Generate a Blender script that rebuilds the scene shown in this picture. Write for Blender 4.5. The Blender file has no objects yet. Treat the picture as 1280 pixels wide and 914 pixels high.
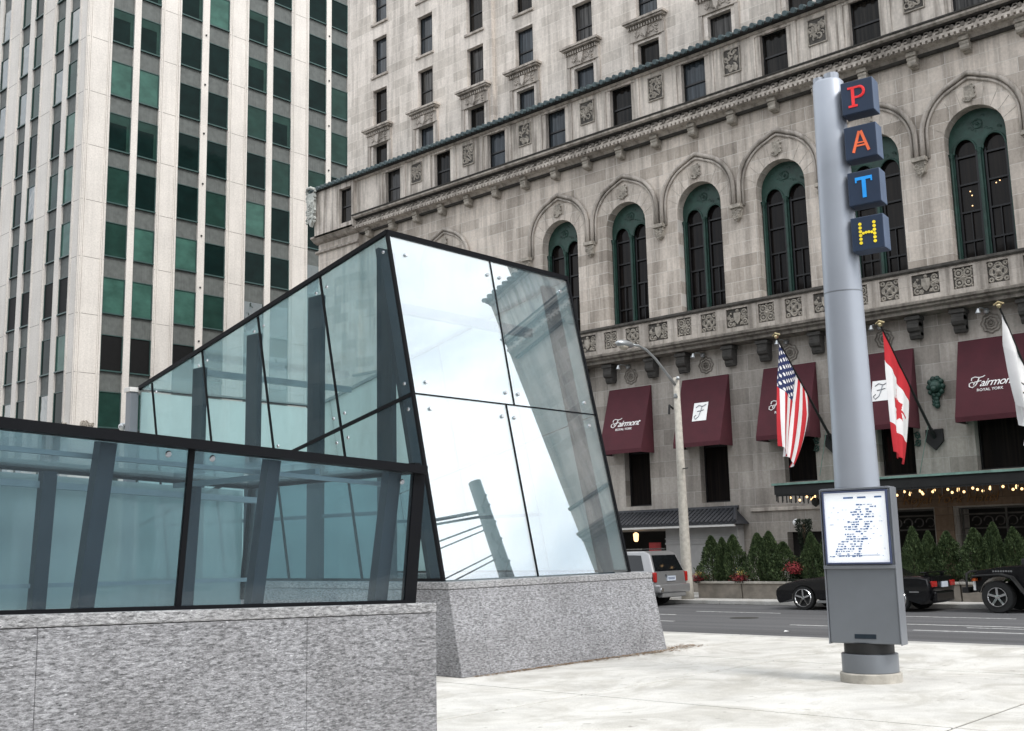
import bpy, math, random
from mathutils import Vector, Matrix, Euler
random.seed(7)
R = math.radians
V = Vector
sc = bpy.context.scene
COL = sc.collection
PI = math.pi

# ------------------------------------------------------------------ camera
CM = [[0.67409644, -0.73831202, -0.02212135],
      [0.10647592, 0.12676368, -0.98620173],
      [0.73092877, 0.66243968, 0.1640634]]
cam_d = bpy.data.cameras.new('camera')
cam = bpy.data.objects.new('camera', cam_d)
COL.objects.link(cam)
m = Matrix(((CM[0][0], -CM[1][0], -CM[2][0], 0), (CM[0][1], -CM[1][1], -CM[2][1], 0),
            (CM[0][2], -CM[1][2], -CM[2][2], 1.7), (0, 0, 0, 1)))
cam.matrix_world = m
cam_d.sensor_width = 36
cam_d.sensor_fit = 'HORIZONTAL'
cam_d.lens = 36 * 1383.669 / 1280
cam_d.clip_start = 0.1
cam_d.clip_end = 2000
sc.camera = cam

# ------------------------------------------------------------------ materials
def nd(nt, t, **k):
    n = nt.nodes.new(t)
    for a, b in k.items():
        if a.startswith('i_'):
            n.inputs[a[2:].replace('_', ' ')].default_value = b
        else:
            setattr(n, a, b)
    return n

def newmat(name):
    m = bpy.data.materials.new(name)
    m.use_nodes = True
    nt = m.node_tree
    return m, nt, nt.nodes['Principled BSDF']

def c4(c):
    return (c[0], c[1], c[2], 1)

def mixc(nt, blend, fac, a, b):
    n = nd(nt, 'ShaderNodeMix', data_type='RGBA', blend_type=blend)
    for idx, v in ((0, fac), (6, a), (7, b)):
        if hasattr(v, 'is_output'):
            nt.links.new(v, n.inputs[idx])
        elif idx == 0:
            n.inputs[0].default_value = v
        else:
            n.inputs[idx].default_value = c4(v)
    return n.outputs[2]

def ramp(nt, src, p0, c0, p1, c1):
    r = nd(nt, 'ShaderNodeValToRGB')
    r.color_ramp.elements[0].position = p0
    r.color_ramp.elements[0].color = c4(c0)
    r.color_ramp.elements[1].position = p1
    r.color_ramp.elements[1].color = c4(c1)
    nt.links.new(src, r.inputs[0])
    return r.outputs[0]

def coords(nt, sx, sy, sz, space='pos'):
    if space == 'pos':
        o = nd(nt, 'ShaderNodeNewGeometry').outputs['Position']
    else:
        o = nd(nt, 'ShaderNodeTexCoord').outputs['Object']
    mp = nd(nt, 'ShaderNodeMapping')
    mp.inputs['Scale'].default_value = (sx, sy, sz)
    nt.links.new(o, mp.inputs[0])
    return mp.outputs[0]

def noise(nt, vec, scale, detail=4, rough=.55, dist=0):
    n = nd(nt, 'ShaderNodeTexNoise')
    n.inputs['Scale'].default_value = scale
    n.inputs['Detail'].default_value = detail
    n.inputs['Roughness'].default_value = rough
    n.inputs['Distortion'].default_value = dist
    nt.links.new(vec, n.inputs['Vector'])
    return n.outputs['Fac']

def bump(nt, p, h, dist=.01, strength=.5, prev=None):
    b = nd(nt, 'ShaderNodeBump')
    b.inputs['Distance'].default_value = dist
    b.inputs['Strength'].default_value = strength
    nt.links.new(h, b.inputs['Height'])
    if prev is not None:
        nt.links.new(prev, b.inputs['Normal'])
    nt.links.new(b.outputs[0], p.inputs['Normal'])
    return b.outputs[0]

def simple(name, col, rough=.6, metal=0, spec=.5, var=.25, vs=3.0, bmp=0, bs=60, coat=0, emit=None, estr=0):
    m, nt, p = newmat(name)
    v = coords(nt, 1, 1, 1)
    f = noise(nt, v, vs, 5)
    lo = [x * (1 - var) for x in col]
    hi = [min(1, x * (1 + var)) for x in col]
    nt.links.new(ramp(nt, f, .3, lo, .7, hi), p.inputs['Base Color'])
    p.inputs['Roughness'].default_value = rough
    p.inputs['Metallic'].default_value = metal
    p.inputs['Specular IOR Level'].default_value = spec
    p.inputs['Coat Weight'].default_value = coat
    if bmp:
        bump(nt, p, noise(nt, v, bs, 3), bmp, .6)
    if emit:
        p.inputs['Emission Color'].default_value = c4(emit)
        p.inputs['Emission Strength'].default_value = estr
    return m

def limestone(name, c_lo, c_hi, mortar, axis='y', bw=1.15, bh=.5, streak=.45, blocks=1.0, mort=.012, blot=1.0):
    m, nt, p = newmat(name)
    g = nd(nt, 'ShaderNodeNewGeometry').outputs['Position']
    sp = nd(nt, 'ShaderNodeSeparateXYZ')
    nt.links.new(g, sp.inputs[0])
    cb = nd(nt, 'ShaderNodeCombineXYZ')
    nt.links.new(sp.outputs[1 if axis == 'y' else 0], cb.inputs[0])
    nt.links.new(sp.outputs[2], cb.inputs[1])
    br = nd(nt, 'ShaderNodeTexBrick')
    br.inputs['Scale'].default_value = 1
    br.inputs['Brick Width'].default_value = bw
    br.inputs['Row Height'].default_value = bh
    br.inputs['Mortar Size'].default_value = mort
    br.inputs['Mortar Smooth'].default_value = .3
    br.inputs['Color1'].default_value = (0, 0, 0, 1)
    br.inputs['Color2'].default_value = (1, 1, 1, 1)
    br.inputs['Mortar'].default_value = (.5, .5, .5, 1)
    nt.links.new(cb.outputs[0], br.inputs['Vector'])
    r = nd(nt, 'ShaderNodeValToRGB')
    e = r.color_ramp.elements
    e[0].position = .0
    e[0].color = c4(c_lo)
    e[1].position = 1
    e[1].color = c4(c_hi)
    e2 = e.new(.42)
    e2.color = c4([a * .35 + b * .65 for a, b in zip(c_lo, c_hi)])
    nt.links.new(br.outputs['Color'], r.inputs[0])
    avg = [(a * .4 + b * .6) for a, b in zip(c_lo, c_hi)]
    base = mixc(nt, 'MIX', blocks, avg, r.outputs[0])
    v = coords(nt, 1, 1, 1)
    big = noise(nt, v, .35, 5, .6)
    base = mixc(nt, 'MULTIPLY', blot, base, ramp(nt, big, .3, (.74, .73, .72), .66, (1.12, 1.1, 1.08)))
    fine = noise(nt, v, 9, 6, .7)
    base = mixc(nt, 'MULTIPLY', 1, base, ramp(nt, fine, .3, (.84, .84, .84), .7, (1.1, 1.1, 1.1)))
    st = noise(nt, coords(nt, 3.2, 3.2, .22), 1, 5, .65)
    base = mixc(nt, 'MULTIPLY', streak, base, ramp(nt, st, .36, (.35, .34, .33), .56, (1.1, 1.1, 1.1)))
    base = mixc(nt, 'MIX', br.outputs['Fac'], base, mortar)
    nt.links.new(base, p.inputs['Base Color'])
    p.inputs['Roughness'].default_value = .9
    p.inputs['Specular IOR Level'].default_value = .2
    inv = nd(nt, 'ShaderNodeMath', operation='SUBTRACT')
    inv.inputs[0].default_value = 1
    nt.links.new(br.outputs['Fac'], inv.inputs[1])
    n1 = bump(nt, p, inv.outputs[0], .012, .5)
    bump(nt, p, fine, .02, .35, n1)
    return m

def glassmat(name, tint, refl, rough=0.0, haze=0.0, hazecol=(.6, .75, .75), wave=0.0):
    m, nt, p = newmat(name)
    nt.nodes.remove(p)
    out = nt.nodes['Material Output']
    tr = nd(nt, 'ShaderNodeBsdfTransparent')
    tr.inputs[0].default_value = c4(tint)
    gl = nd(nt, 'ShaderNodeBsdfGlossy')
    gl.inputs['Color'].default_value = (1, 1, 1, 1)
    gl.inputs['Roughness'].default_value = rough
    body = tr.outputs[0]
    if haze:
        tl = nd(nt, 'ShaderNodeBsdfTranslucent')
        tl.inputs[0].default_value = c4(hazecol)
        df = nd(nt, 'ShaderNodeBsdfDiffuse')
        df.inputs[0].default_value = c4(hazecol)
        a = nd(nt, 'ShaderNodeAddShader')
        mx0 = nd(nt, 'ShaderNodeMixShader')
        mx0.inputs[0].default_value = .5
        nt.links.new(tl.outputs[0], mx0.inputs[1])
        nt.links.new(df.outputs[0], mx0.inputs[2])
        mx = nd(nt, 'ShaderNodeMixShader')
        mx.inputs[0].default_value = haze
        vn = noise(nt, coords(nt, 1, 1, .35), 1.3, 4)
        hz = nd(nt, 'ShaderNodeMapRange')
        hz.inputs['From Min'].default_value = .3
        hz.inputs['From Max'].default_value = .7
        hz.inputs['To Min'].default_value = haze * .65
        hz.inputs['To Max'].default_value = min(1, haze * 1.3)
        nt.links.new(vn, hz.inputs[0])
        nt.links.new(hz.outputs[0], mx.inputs[0])
        nt.links.new(tr.outputs[0], mx.inputs[1])
        nt.links.new(mx0.outputs[0], mx.inputs[2])
        body = mx.outputs[0]
    lw = nd(nt, 'ShaderNodeLayerWeight')
    lw.inputs[0].default_value = .5
    pw = nd(nt, 'ShaderNodeMath', operation='POWER')
    pw.inputs[1].default_value = 4.5
    nt.links.new(lw.outputs['Facing'], pw.inputs[0])
    ad = nd(nt, 'ShaderNodeMath', operation='MULTIPLY_ADD', use_clamp=True)
    ad.inputs[1].default_value = .7
    ad.inputs[2].default_value = refl
    nt.links.new(pw.outputs[0], ad.inputs[0])
    if wave:
        b = nd(nt, 'ShaderNodeBump')
        b.inputs['Distance'].default_value = wave
        b.inputs['Strength'].default_value = 1
        nt.links.new(noise(nt, coords(nt, 1, 1, 1), 1.1, 2), b.inputs['Height'])
        nt.links.new(b.outputs[0], gl.inputs['Normal'])
    mx2 = nd(nt, 'ShaderNodeMixShader')
    nt.links.new(ad.outputs[0], mx2.inputs[0])
    nt.links.new(body, mx2.inputs[1])
    nt.links.new(gl.outputs[0], mx2.inputs[2])
    nt.links.new(mx2.outputs[0], out.inputs[0])
    return m

def panemat(name, col, spec=.5, rough=.06, ior=1.5, curtain=.0, ccol=(.2, .18, .16), axis=1, wave=.004):
    """window glass in front of a dim room; a curtain may hang behind it"""
    m, nt, p = newmat(name)
    base = col
    if curtain:
        sx = (0.0, 9.0, .3) if axis == 1 else (9.0, 0.0, .3)
        f = noise(nt, coords(nt, *sx), 1.0, 3)
        base_s = ramp(nt, f, .42, col, .62, [a * (1 - curtain) + b * curtain for a, b in zip(col, ccol)])
        nt.links.new(base_s, p.inputs['Base Color'])
    else:
        f = noise(nt, coords(nt, .8, .8, 1.2), 1.0, 3)
        nt.links.new(ramp(nt, f, .3, [c * .7 for c in col], .7, [c * 1.25 for c in col]), p.inputs['Base Color'])
    p.inputs['Roughness'].default_value = rough
    p.inputs['IOR'].default_value = ior
    p.inputs['Specular IOR Level'].default_value = spec
    bump(nt, p, noise(nt, coords(nt, 1, 1, 1), .9, 2), wave, 1)
    return m

M = {}
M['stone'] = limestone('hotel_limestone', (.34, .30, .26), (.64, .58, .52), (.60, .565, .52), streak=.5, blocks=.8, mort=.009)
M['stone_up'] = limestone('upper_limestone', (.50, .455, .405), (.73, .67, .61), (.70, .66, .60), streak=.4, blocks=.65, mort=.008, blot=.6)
M['stone_low'] = limestone('shaded_base_limestone', (.24, .218, .195), (.42, .392, .36), (.42, .398, .37), bw=1.3, bh=.62, streak=.35, blocks=.75, mort=.008)  # weaker light on the lower wall put into a darker stone colour
M['stone_plain'] = limestone('trim_limestone', (.30, .272, .24), (.54, .495, .45), (.3, .27, .24), bw=1.9, bh=2.0, streak=.65, blocks=.35, mort=.006)
M['stone_attic'] = limestone('attic_limestone', (.44, .40, .36), (.70, .645, .585), (.40, .37, .33), bw=1.78, bh=2.6, streak=.85, blocks=.5, mort=.008)
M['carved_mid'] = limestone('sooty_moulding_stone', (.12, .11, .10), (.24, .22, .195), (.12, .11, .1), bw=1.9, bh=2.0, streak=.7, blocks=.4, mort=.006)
M['carved'] = simple('carved_stone', (.31, .28, .24), .95, var=.35, vs=6, bmp=.02, bs=25)
M['carved_dark'] = simple('shaded_weathered_carved_stone', (.07, .064, .057), .95, var=.4, vs=5, bmp=.02, bs=25)  # dark tone paints recess shade behind reliefs; weathering on the coping
M['carved_pale'] = simple('pale_carved_stone', (.42, .43, .40), .9, var=.35, vs=6, bmp=.02, bs=25)
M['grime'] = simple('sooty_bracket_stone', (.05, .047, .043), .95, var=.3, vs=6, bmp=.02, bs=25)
M['tower'] = limestone('tower_limestone', (.60, .565, .525), (.68, .645, .60), (.55, .5, .46), axis='x', bw=40, bh=60, streak=.10, blocks=.2, mort=.0, blot=.35)
M['tower_joint'] = simple('tower_joint', (.2, .18, .16), .9)
M['spandrel'] = simple('grey_spandrel', (.088, .096, .090), .7, var=.22, vs=2.5)
_nt = M['spandrel'].node_tree
_p = _nt.nodes['Principled BSDF']
bump(_nt, _p, noise(_nt, coords(_nt, 5, 5, .05), 1.0, 2), .06, .8)
M['teal_frame'] = simple('teal_window_metal', (.028, .066, .06), .45, .1, var=.15)
M['copper'] = simple('green_copper', (.012, .044, .033), .55, .0, var=.35, vs=4, bmp=.01, bs=14)
M['verdigris'] = simple('verdigris', (.16, .27, .23), .8, var=.3, vs=4)
M['slate'] = simple('blue_green_tile', (.06, .088, .095), .6, var=.3, vs=5)
M['tile_dark'] = simple('dark_roof_tile', (.028, .03, .036), .5, var=.3, vs=6)
M['dark'] = simple('black_metal', (.012, .012, .013), .4, .3, var=.15)
M['iron'] = simple('dark_iron', (.02, .02, .02), .55, .4, var=.2)
M['lattice'] = simple('bronze_lattice', (.07, .065, .06), .45, .5, var=.3)
M['black_paint'] = simple('black_frame_paint', (.005, .0055, .007), .55, .0, spec=.1, var=.1)
M['room'] = simple('unlit_room', (.012, .011, .01), .9)
M['pane_hotel'] = panemat('hotel_pane', (.007, .0065, .006), curtain=.5, ccol=(.04, .034, .029), spec=.15)
M['pane_blue'] = panemat('hotel_pane_sky', (.02, .025, .03), ior=1.5, spec=.3, curtain=.6, ccol=(.08, .095, .11))
M['pane_light'] = panemat('hotel_pane_curtain', (.012, .011, .01), curtain=.6, ccol=(.13, .125, .12), spec=.2)
M['pane_arch'] = panemat('arched_pane', (.008, .007, .007), spec=.12, curtain=.5, ccol=(.022, .017, .014))
M['pane_L'] = panemat('tower_pane_blind_down', (.042, .105, .084), axis=0, spec=.15)
M['pane_M'] = panemat('tower_pane_mid', (.014, .040, .032), axis=0, spec=.12)
M['pane_D'] = panemat('tower_pane_dark', (.004, .013, .012), axis=0, spec=.07)
M['pane_K'] = simple('tower_louvre_black', (.004, .004, .004), .7, spec=.2)
M['pane_S'] = panemat('tower_pane_side', (.010, .028, .026), axis=1, ior=2.0, rough=.01, wave=.05)
M['blind'] = simple('teal_blind', (.13, .28, .24), .5, var=.1)
M['awning'] = simple('maroon_canvas', (.058, .0075, .014), .85, var=.14, vs=2, bmp=.002, bs=300)
M['white'] = simple('white_paint', (.8, .8, .79), .5, var=.03)
M['offwhite'] = simple('offwhite_paint', (.6, .59, .57), .6, var=.08)
M['black'] = simple('black_ink', (.012, .012, .012), .6)
M['brass'] = simple('brass', (.6, .5, .3), .25, .9, var=.1)
M['steel'] = simple('bright_steel', (.62, .64, .66), .22, .9, var=.05)
M['lamp_grey'] = simple('lamp_head_grey', (.42, .44, .45), .35, .6, var=.1)
M['concrete_post'] = simple('concrete_post', (.40, .375, .33), .9, var=.2, vs=8, bmp=.01, bs=40)
M['pole_stone'] = simple('weathered_pole', (.10, .115, .11), .9, var=.3, vs=2)
M['planter'] = simple('planter_concrete', (.22, .195, .165), .9, var=.25, vs=3, bmp=.01, bs=40)
M['soil'] = simple('soil', (.03, .022, .016), 1)
M['pole'] = simple('grey_blue_sign_paint', (.34, .365, .41), .48, .45, var=.06, vs=1)
M['cabinet'] = simple('cabinet_grey', (.18, .195, .215), .38, .35, var=.08, vs=1.5)
M['cab_edge'] = simple('cabinet_edge_grey', (.25, .265, .29), .35, .5, var=.06)
M['navy'] = simple('navy_sign_face', (.018, .034, .070), .45, .0, var=.12)
M['navy_side'] = simple('navy_sign_side', (.075, .11, .18), .45, .0, var=.12)
M['red_let'] = simple('red_letter', (.62, .025, .03), .4, emit=(.9, .05, .05), estr=.25)
M['orange_let'] = simple('orange_letter', (.72, .13, .05), .4, emit=(.9, .2, .07), estr=.25)
M['blue_let'] = simple('blue_letter', (.02, .28, .75), .4, emit=(.02, .35, .9), estr=.3)
M['yellow_let'] = simple('yellow_letter', (.8, .62, .03), .4, emit=(.9, .7, .05), estr=.25)
M['map'] = simple('white_map_sheet', (.8, .82, .85), .25, var=.02, emit=(.9, .95, 1), estr=.35)
M['map_ink'] = simple('blue_map_ink', (.08, .16, .35), .5, var=.3, vs=30)
M['map_edge'] = simple('blue_map_border', (.05, .065, .13), .4)
M['fin'] = simple('dark_steel_column', (.014, .025, .038), .45, .4, var=.12)
M['inner_steel'] = simple('inner_rail_grey', (.22, .28, .31), .4, .4, var=.1)
M['glass_big'] = glassmat('front_glass', (.84, .915, .95), .31, 0.0, .10, (.78, .85, .88))
M['glass_side'] = glassmat('side_glass', (.90, .95, .96), .035, 0.0, .05, (.6, .75, .78))
M['glass_far'] = glassmat('frosted_far_glass', (.88, .94, .94), .03, .1, .95, (.86, .96, .945))
M['glass_back'] = glassmat('near_back_glass', (.70, .80, .80), .03, .1, .62, (.40, .50, .51))
M['glass_near'] = glassmat('near_glass', (.80, .87, .90), .025, 0.0, .05, (.4, .5, .56), wave=.006)
M['glass_roof'] = glassmat('roof_glass', (.86, .92, .93), .03, .1, .15, (.6, .74, .76))
M['inner_wall'] = simple('pale_inner_wall', (.42, .56, .56), .7, var=.12, vs=1)
M['bulb'] = simple('warm_bulb', (1, .8, .5), .4, emit=(1, .62, .28), estr=2.6)
M['lantern'] = simple('lantern_glass', (1, .7, .4), .4, emit=(1, .6, .3), estr=2.2)
M['warm_stone'] = limestone('warm_stone', (.17, .12, .085), (.22, .16, .115), (.12, .09, .07), streak=.3)
M['gold'] = simple('gold_letters', (.17, .095, .04), .4, .6, var=.1)
M['grey_panel'] = simple('grey_panel', (.27, .265, .26), .8, var=.08)
M['redsign'] = simple('red_notice', (.3, .02, .025), .5, emit=(.6, .04, .04), estr=.02)
M['silver'] = simple('silver_car_paint', (.33, .33, .335), .3, .6, var=.05, coat=.6)
M['silver_dk'] = simple('grey_bumper_plastic', (.2, .2, .2), .5, .2, var=.05)
M['carblack'] = simple('black_car_paint', (.004, .004, .005), .22, .0, spec=.35, var=.05, coat=.25)
M['carglass'] = simple('car_glass', (.006, .007, .008), .05, .0, var=.05)
M['rubber'] = simple('tyre_rubber', (.013, .013, .013), .85, var=.15)
M['chrome'] = simple('chrome', (.75, .75, .75), .12, 1, var=.03)
M['taillight'] = simple('red_tail_lamp', (.30, .012, .01), .15, var=.1)
M['amber'] = simple('amber_lamp', (.6, .12, .03), .2, var=.1)
M['headlamp'] = simple('clear_headlamp', (.55, .5, .42), .15, .3, var=.1)
M['plate'] = simple('licence_plate', (.5, .55, .62), .5, var=.05)
M['flag_white'] = simple('flag_white', (.75, .74, .74), .8, var=.04)
M['flag_red'] = simple('flag_red', (.50, .02, .03), .8, var=.06)
M['flag_blue'] = simple('flag_blue', (.012, .022, .09), .8, var=.06)
M['shrub'] = None
M['petal_red'] = simple('red_petals', (.18, .010, .014), .7, var=.35, vs=20)
M['petal_yellow'] = simple('yellow_petals', (.65, .5, .12), .7, var=.2, vs=20)
M['far_wall'] = limestone('far_block_stone', (.10, .095, .09), (.16, .15, .14), (.12, .11, .1), axis='y', bw=3, bh=1.2)

def leafmat(name, lo, hi):
    m, nt, p = newmat(name)
    g = nd(nt, 'ShaderNodeNewGeometry')
    f = noise(nt, coords(nt, 1, 1, 1), 7, 3)
    rnd = nd(nt, 'ShaderNodeMath', operation='ADD')
    nt.links.new(f, rnd.inputs[0])
    nt.links.new(g.outputs['Random Per Island'], rnd.inputs[1])
    h = nd(nt, 'ShaderNodeMath', operation='MULTIPLY')
    h.inputs[1].default_value = .5
    nt.links.new(rnd.outputs[0], h.inputs[0])
    nt.links.new(ramp(nt, h.outputs[0], .2, lo, .8, hi), p.inputs['Base Color'])
    p.inputs['Roughness'].default_value = .7
    p.inputs['Specular IOR Level'].default_value = .25
    return m
M['shrub'] = leafmat('cedar_leaf', (.012, .028, .010), (.085, .12, .048))
M['shrub_dark'] = leafmat('dark_ivy_leaf', (.006, .010, .006), (.020, .028, .016))
M['bark'] = simple('bark', (.08, .055, .035), .95, var=.3)

def granite(name, c, streak=True, joint=2.2):
    m, nt, p = newmat(name)
    v = coords(nt, 17, 17, 58)
    a = noise(nt, v, 1, 5, .72)
    v2 = coords(nt, 70, 70, 220)
    b = noise(nt, v2, 1, 3, .7)
    lo = [x * .40 for x in c]
    hi = [x * 1.5 for x in c]
    base = ramp(nt, a, .36, lo, .63, hi)
    base = mixc(nt, 'MULTIPLY', .7, base, ramp(nt, b, .3, (.55, .55, .55), .6, (1.25, 1.25, 1.25)))
    sp = noise(nt, coords(nt, 26, 26, 90), 1, 2, .5)
    base = mixc(nt, 'MIX', ramp(nt, sp, .66, (0, 0, 0), .72, (.75, .75, .75)), base, [min(1, x * 2.4) for x in c])
    base = mixc(nt, 'MULTIPLY', 1, base, ramp(nt, sp, .27, (.25, .25, .25), .34, (1, 1, 1)))
    big = noise(nt, coords(nt, 1, 1, 1), 1.2, 4)
    base = mixc(nt, 'MULTIPLY', .6, base, ramp(nt, big, .35, (.72, .71, .7), .65, (1.15, 1.15, 1.15)))
    nt.links.new(base, p.inputs['Base Color'])
    p.inputs['Roughness'].default_value = .82
    p.inputs['Specular IOR Level'].default_value = .3
    bump(nt, p, a, .018, .8)
    return m
M['granite'] = granite('rough_granite', (.25, .25, .26))
M['granite_cap'] = granite('granite_coping', (.30, .30, .305))

def asphalt():
    m, nt, p = newmat('asphalt')
    v = coords(nt, 1, 1, 1)
    a = noise(nt, v, 40, 4, .7)
    tr = noise(nt, coords(nt, 1.4, .06, 1), 1, 4)
    base = ramp(nt, a, .3, (.055, .055, .057), .7, (.105, .105, .108))
    base = mixc(nt, 'MULTIPLY', 1, base, ramp(nt, tr, .35, (.72, .72, .72), .65, (1.3, 1.3, 1.3)))
    nt.links.new(base, p.inputs['Base Color'])
    p.inputs['Roughness'].default_value = .75
    bump(nt, p, a, .01, .5)
    return m
M['asphalt'] = asphalt()

def pavement(name='pale_concrete_paving', c=(.56, .545, .51)):
    m, nt, p = newmat(name)
    v = coords(nt, 1, 1, 1)
    a = noise(nt, v, 1.1, 6, .65)
    s = noise(nt, coords(nt, .7, .9, 1), 1.0, 6, .7, 1.2)
    f = noise(nt, v, 60, 4, .7)
    base = ramp(nt, a, .32, [x * .86 for x in c], .6, [x * 1.05 for x in c])
    base = mixc(nt, 'MULTIPLY', .8, base, ramp(nt, s, .38, (.74, .725, .69), .56, (1.05, 1.05, 1.05)))
    base = mixc(nt, 'MULTIPLY', .6, base, ramp(nt, f, .35, (.75, .75, .75), .6, (1.08, 1.08, 1.08)))
    sp = noise(nt, v, 7, 2, .5)
    base = mixc(nt, 'MULTIPLY', .7, base, ramp(nt, sp, .27, (.5, .48, .45), .33, (1, 1, 1)))
    nt.links.new(base, p.inputs['Base Color'])
    p.inputs['Roughness'].default_value = .8
    bump(nt, p, f, .006, .5)
    return m
M['paving'] = pavement()
M['kerb'] = pavement('kerb_concrete', (.42, .41, .39))
M['joint'] = simple('paving_joint_dirt', (.03, .028, .024), 1)
M['marking'] = simple('road_marking', (.45, .45, .44), .7, var=.35, vs=9)
M['litter'] = simple('dry_leaf_litter', (.26, .17, .10), .95, var=.5, vs=30)

# ------------------------------------------------------------------ mesh builder
class MB:
    def __init__(s):
        s.v = []
        s.f = []
        s.mi = []

    def add(s, verts, faces, mi=0):
        n = len(s.v)
        s.v += [tuple(x) for x in verts]
        s.f += [tuple(i + n for i in f) for f in faces]
        s.mi += [mi] * len(faces)

    def quad(s, a, b, c, d, mi=0):
        s.add([a, b, c, d], [(0, 1, 2, 3)], mi)

    def box(s, x0, x1, y0, y1, z0, z1, mi=0):
        s.add([(x, y, z) for x in (x0, x1) for y in (y0, y1) for z in (z0, z1)],
              [(0, 1, 3, 2), (4, 6, 7, 5), (0, 4, 5, 1), (2, 3, 7, 6), (0, 2, 6, 4), (1, 5, 7, 3)], mi)

    def obox(s, c, ax, ay, az, mi=0):
        c, ax, ay, az = V(c), V(ax), V(ay), V(az)
        s.add([c + ax * i + ay * j + az * k for i in (-1, 1) for j in (-1, 1) for k in (-1, 1)],
              [(0, 1, 3, 2), (4, 6, 7, 5), (0, 4, 5, 1), (2, 3, 7, 6), (0, 2, 6, 4), (1, 5, 7, 3)], mi)

    def bar(s, a, b, w, h, up=(0, 0, 1), mi=0):
        a, b = V(a), V(b)
        d = b - a
        u = d.cross(V(up))
        if u.length < 1e-6:
            u = V((1, 0, 0))
        u.normalize()
        w_ = u.cross(d).normalized()
        s.obox((a + b) / 2, d / 2, u * w / 2, w_ * h / 2, mi)

    def tube(s, path, r, n=8, mi=0, caps=True):
        path = [V(p) for p in path]
        rs = r if isinstance(r, (list, tuple)) else [r] * len(path)
        rings = []
        prev = None
        for i, p in enumerate(path):
            d = (path[min(i + 1, len(path) - 1)] - path[max(i - 1, 0)]).normalized()
            if prev is None:
                u = d.orthogonal().normalized()
            else:
                u = (prev - d * prev.dot(d)).normalized()
            prev = u
            w = d.cross(u)
            rings.append([p + (u * math.cos(2 * PI * k / n) + w * math.sin(2 * PI * k / n)) * rs[i] for k in range(n)])
        vs = [q for ring in rings for q in ring]
        fs = []
        for i in range(len(path) - 1):
            for k in range(n):
                fs.append((i * n + k, i * n + (k + 1) % n, (i + 1) * n + (k + 1) % n, (i + 1) * n + k))
        if caps:
            fs.append(tuple(range(n - 1, -1, -1)))
            fs.append(tuple((len(path) - 1) * n + k for k in range(n)))
        s.add(vs, fs, mi)

    def lathe(s, c, axis, prof, n=16, mi=0):
        """prof: list of (radius, height along axis)"""
        c, ax = V(c), V(axis).normalized()
        u = ax.orthogonal().normalized()
        w = ax.cross(u)
        vs, fs = [], []
        for r, h in prof:
            for k in range(n):
                t = 2 * PI * k / n
                vs.append(c + ax * h + (u * math.cos(t) + w * math.sin(t)) * r)
        for i in range(len(prof) - 1):
            for k in range(n):
                fs.append((i * n + k, i * n + (k + 1) % n, (i + 1) * n + (k + 1) % n, (i + 1) * n + k))
        fs.append(tuple(range(n - 1, -1, -1)))
        fs.append(tuple((len(prof) - 1) * n + k for k in range(n)))
        s.add(vs, fs, mi)

    def ball(s, c, r, n=8, sc3=(1, 1, 1), mi=0):
        c = V(c)
        vs, fs = [], []
        m_ = max(4, n // 2)
        for i in range(m_ + 1):
            ph = PI * i / m_
            for k in range(n):
                t = 2 * PI * k / n
                vs.append(c + V((math.sin(ph) * math.cos(t) * r * sc3[0], math.sin(ph) * math.sin(t) * r * sc3[1], math.cos(ph) * r * sc3[2])))
        for i in range(m_):
            for k in range(n):
                fs.append((i * n + k, i * n + (k + 1) % n, (i + 1) * n + (k + 1) % n, (i + 1) * n + k))
        s.add(vs, fs, mi)

    def prism(s, poly, fr, d0, d1, mi=0):
        """poly: list of (a, b); fr(a, b, d) -> point"""
        n = len(poly)
        vs = [fr(a, b, d0) for a, b in poly] + [fr(a, b, d1) for a, b in poly]
        fs = [tuple(range(n)), tuple(range(2 * n - 1, n - 1, -1))]
        fs += [(i, i + n, (i + 1) % n + n, (i + 1) % n) for i in range(n)]
        s.add(vs, fs, mi)

    def build(s, name, mat, parent=None, at=None, smooth=False, bevel=0, local=False):
        me = bpy.data.meshes.new(name)
        off = V((0, 0, 0))
        if parent is not None and not local:
            off = wl(parent)
        if at is not None:
            at = V(at)
            vs = s.v
        else:
            vs = [(x - off.x, y - off.y, z - off.z) for x, y, z in s.v]
        me.from_pydata(vs, [], s.f)
        mats = mat if isinstance(mat, (list, tuple)) else [mat]
        for m_ in mats:
            me.materials.append(m_)
        if len(mats) > 1:
            me.polygons.foreach_set('material_index', s.mi)
        if smooth:
            me.polygons.foreach_set('use_smooth', [True] * len(me.polygons))
        me.update()
        o = bpy.data.objects.new(name, me)
        COL.objects.link(o)
        if parent is not None:
            o.parent = parent
        if at is not None:
            o.location = at - off
        if smooth == 'auto':
            try:
                me.set_sharp_from_angle(angle=R(40))
            except Exception:
                pass
        if bevel:
            b = o.modifiers.new('bevel', 'BEVEL')
            b.width = bevel
            b.segments = 2
            b.limit_method = 'ANGLE'
        return o

def wl(o):
    p = V((0, 0, 0))
    while o is not None:
        p = p + o.location
        o = o.parent
    return p

def thing(name, label, cat, loc=(0, 0, 0), group=None):
    o = bpy.data.objects.new(name, None)
    o.empty_display_size = .3
    COL.objects.link(o)
    o.location = loc
    o['label'] = label
    o['category'] = cat
    if group:
        o['group'] = group
    return o

def tag(o, label=None, cat=None, group=None, kind=None):
    if label: o['label'] = label
    if cat: o['category'] = cat
    if group: o['group'] = group
    if kind: o['kind'] = kind
    return o

KIDS = {}
def children(o):
    return [c for c in COL.objects if c.parent == o]

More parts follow.
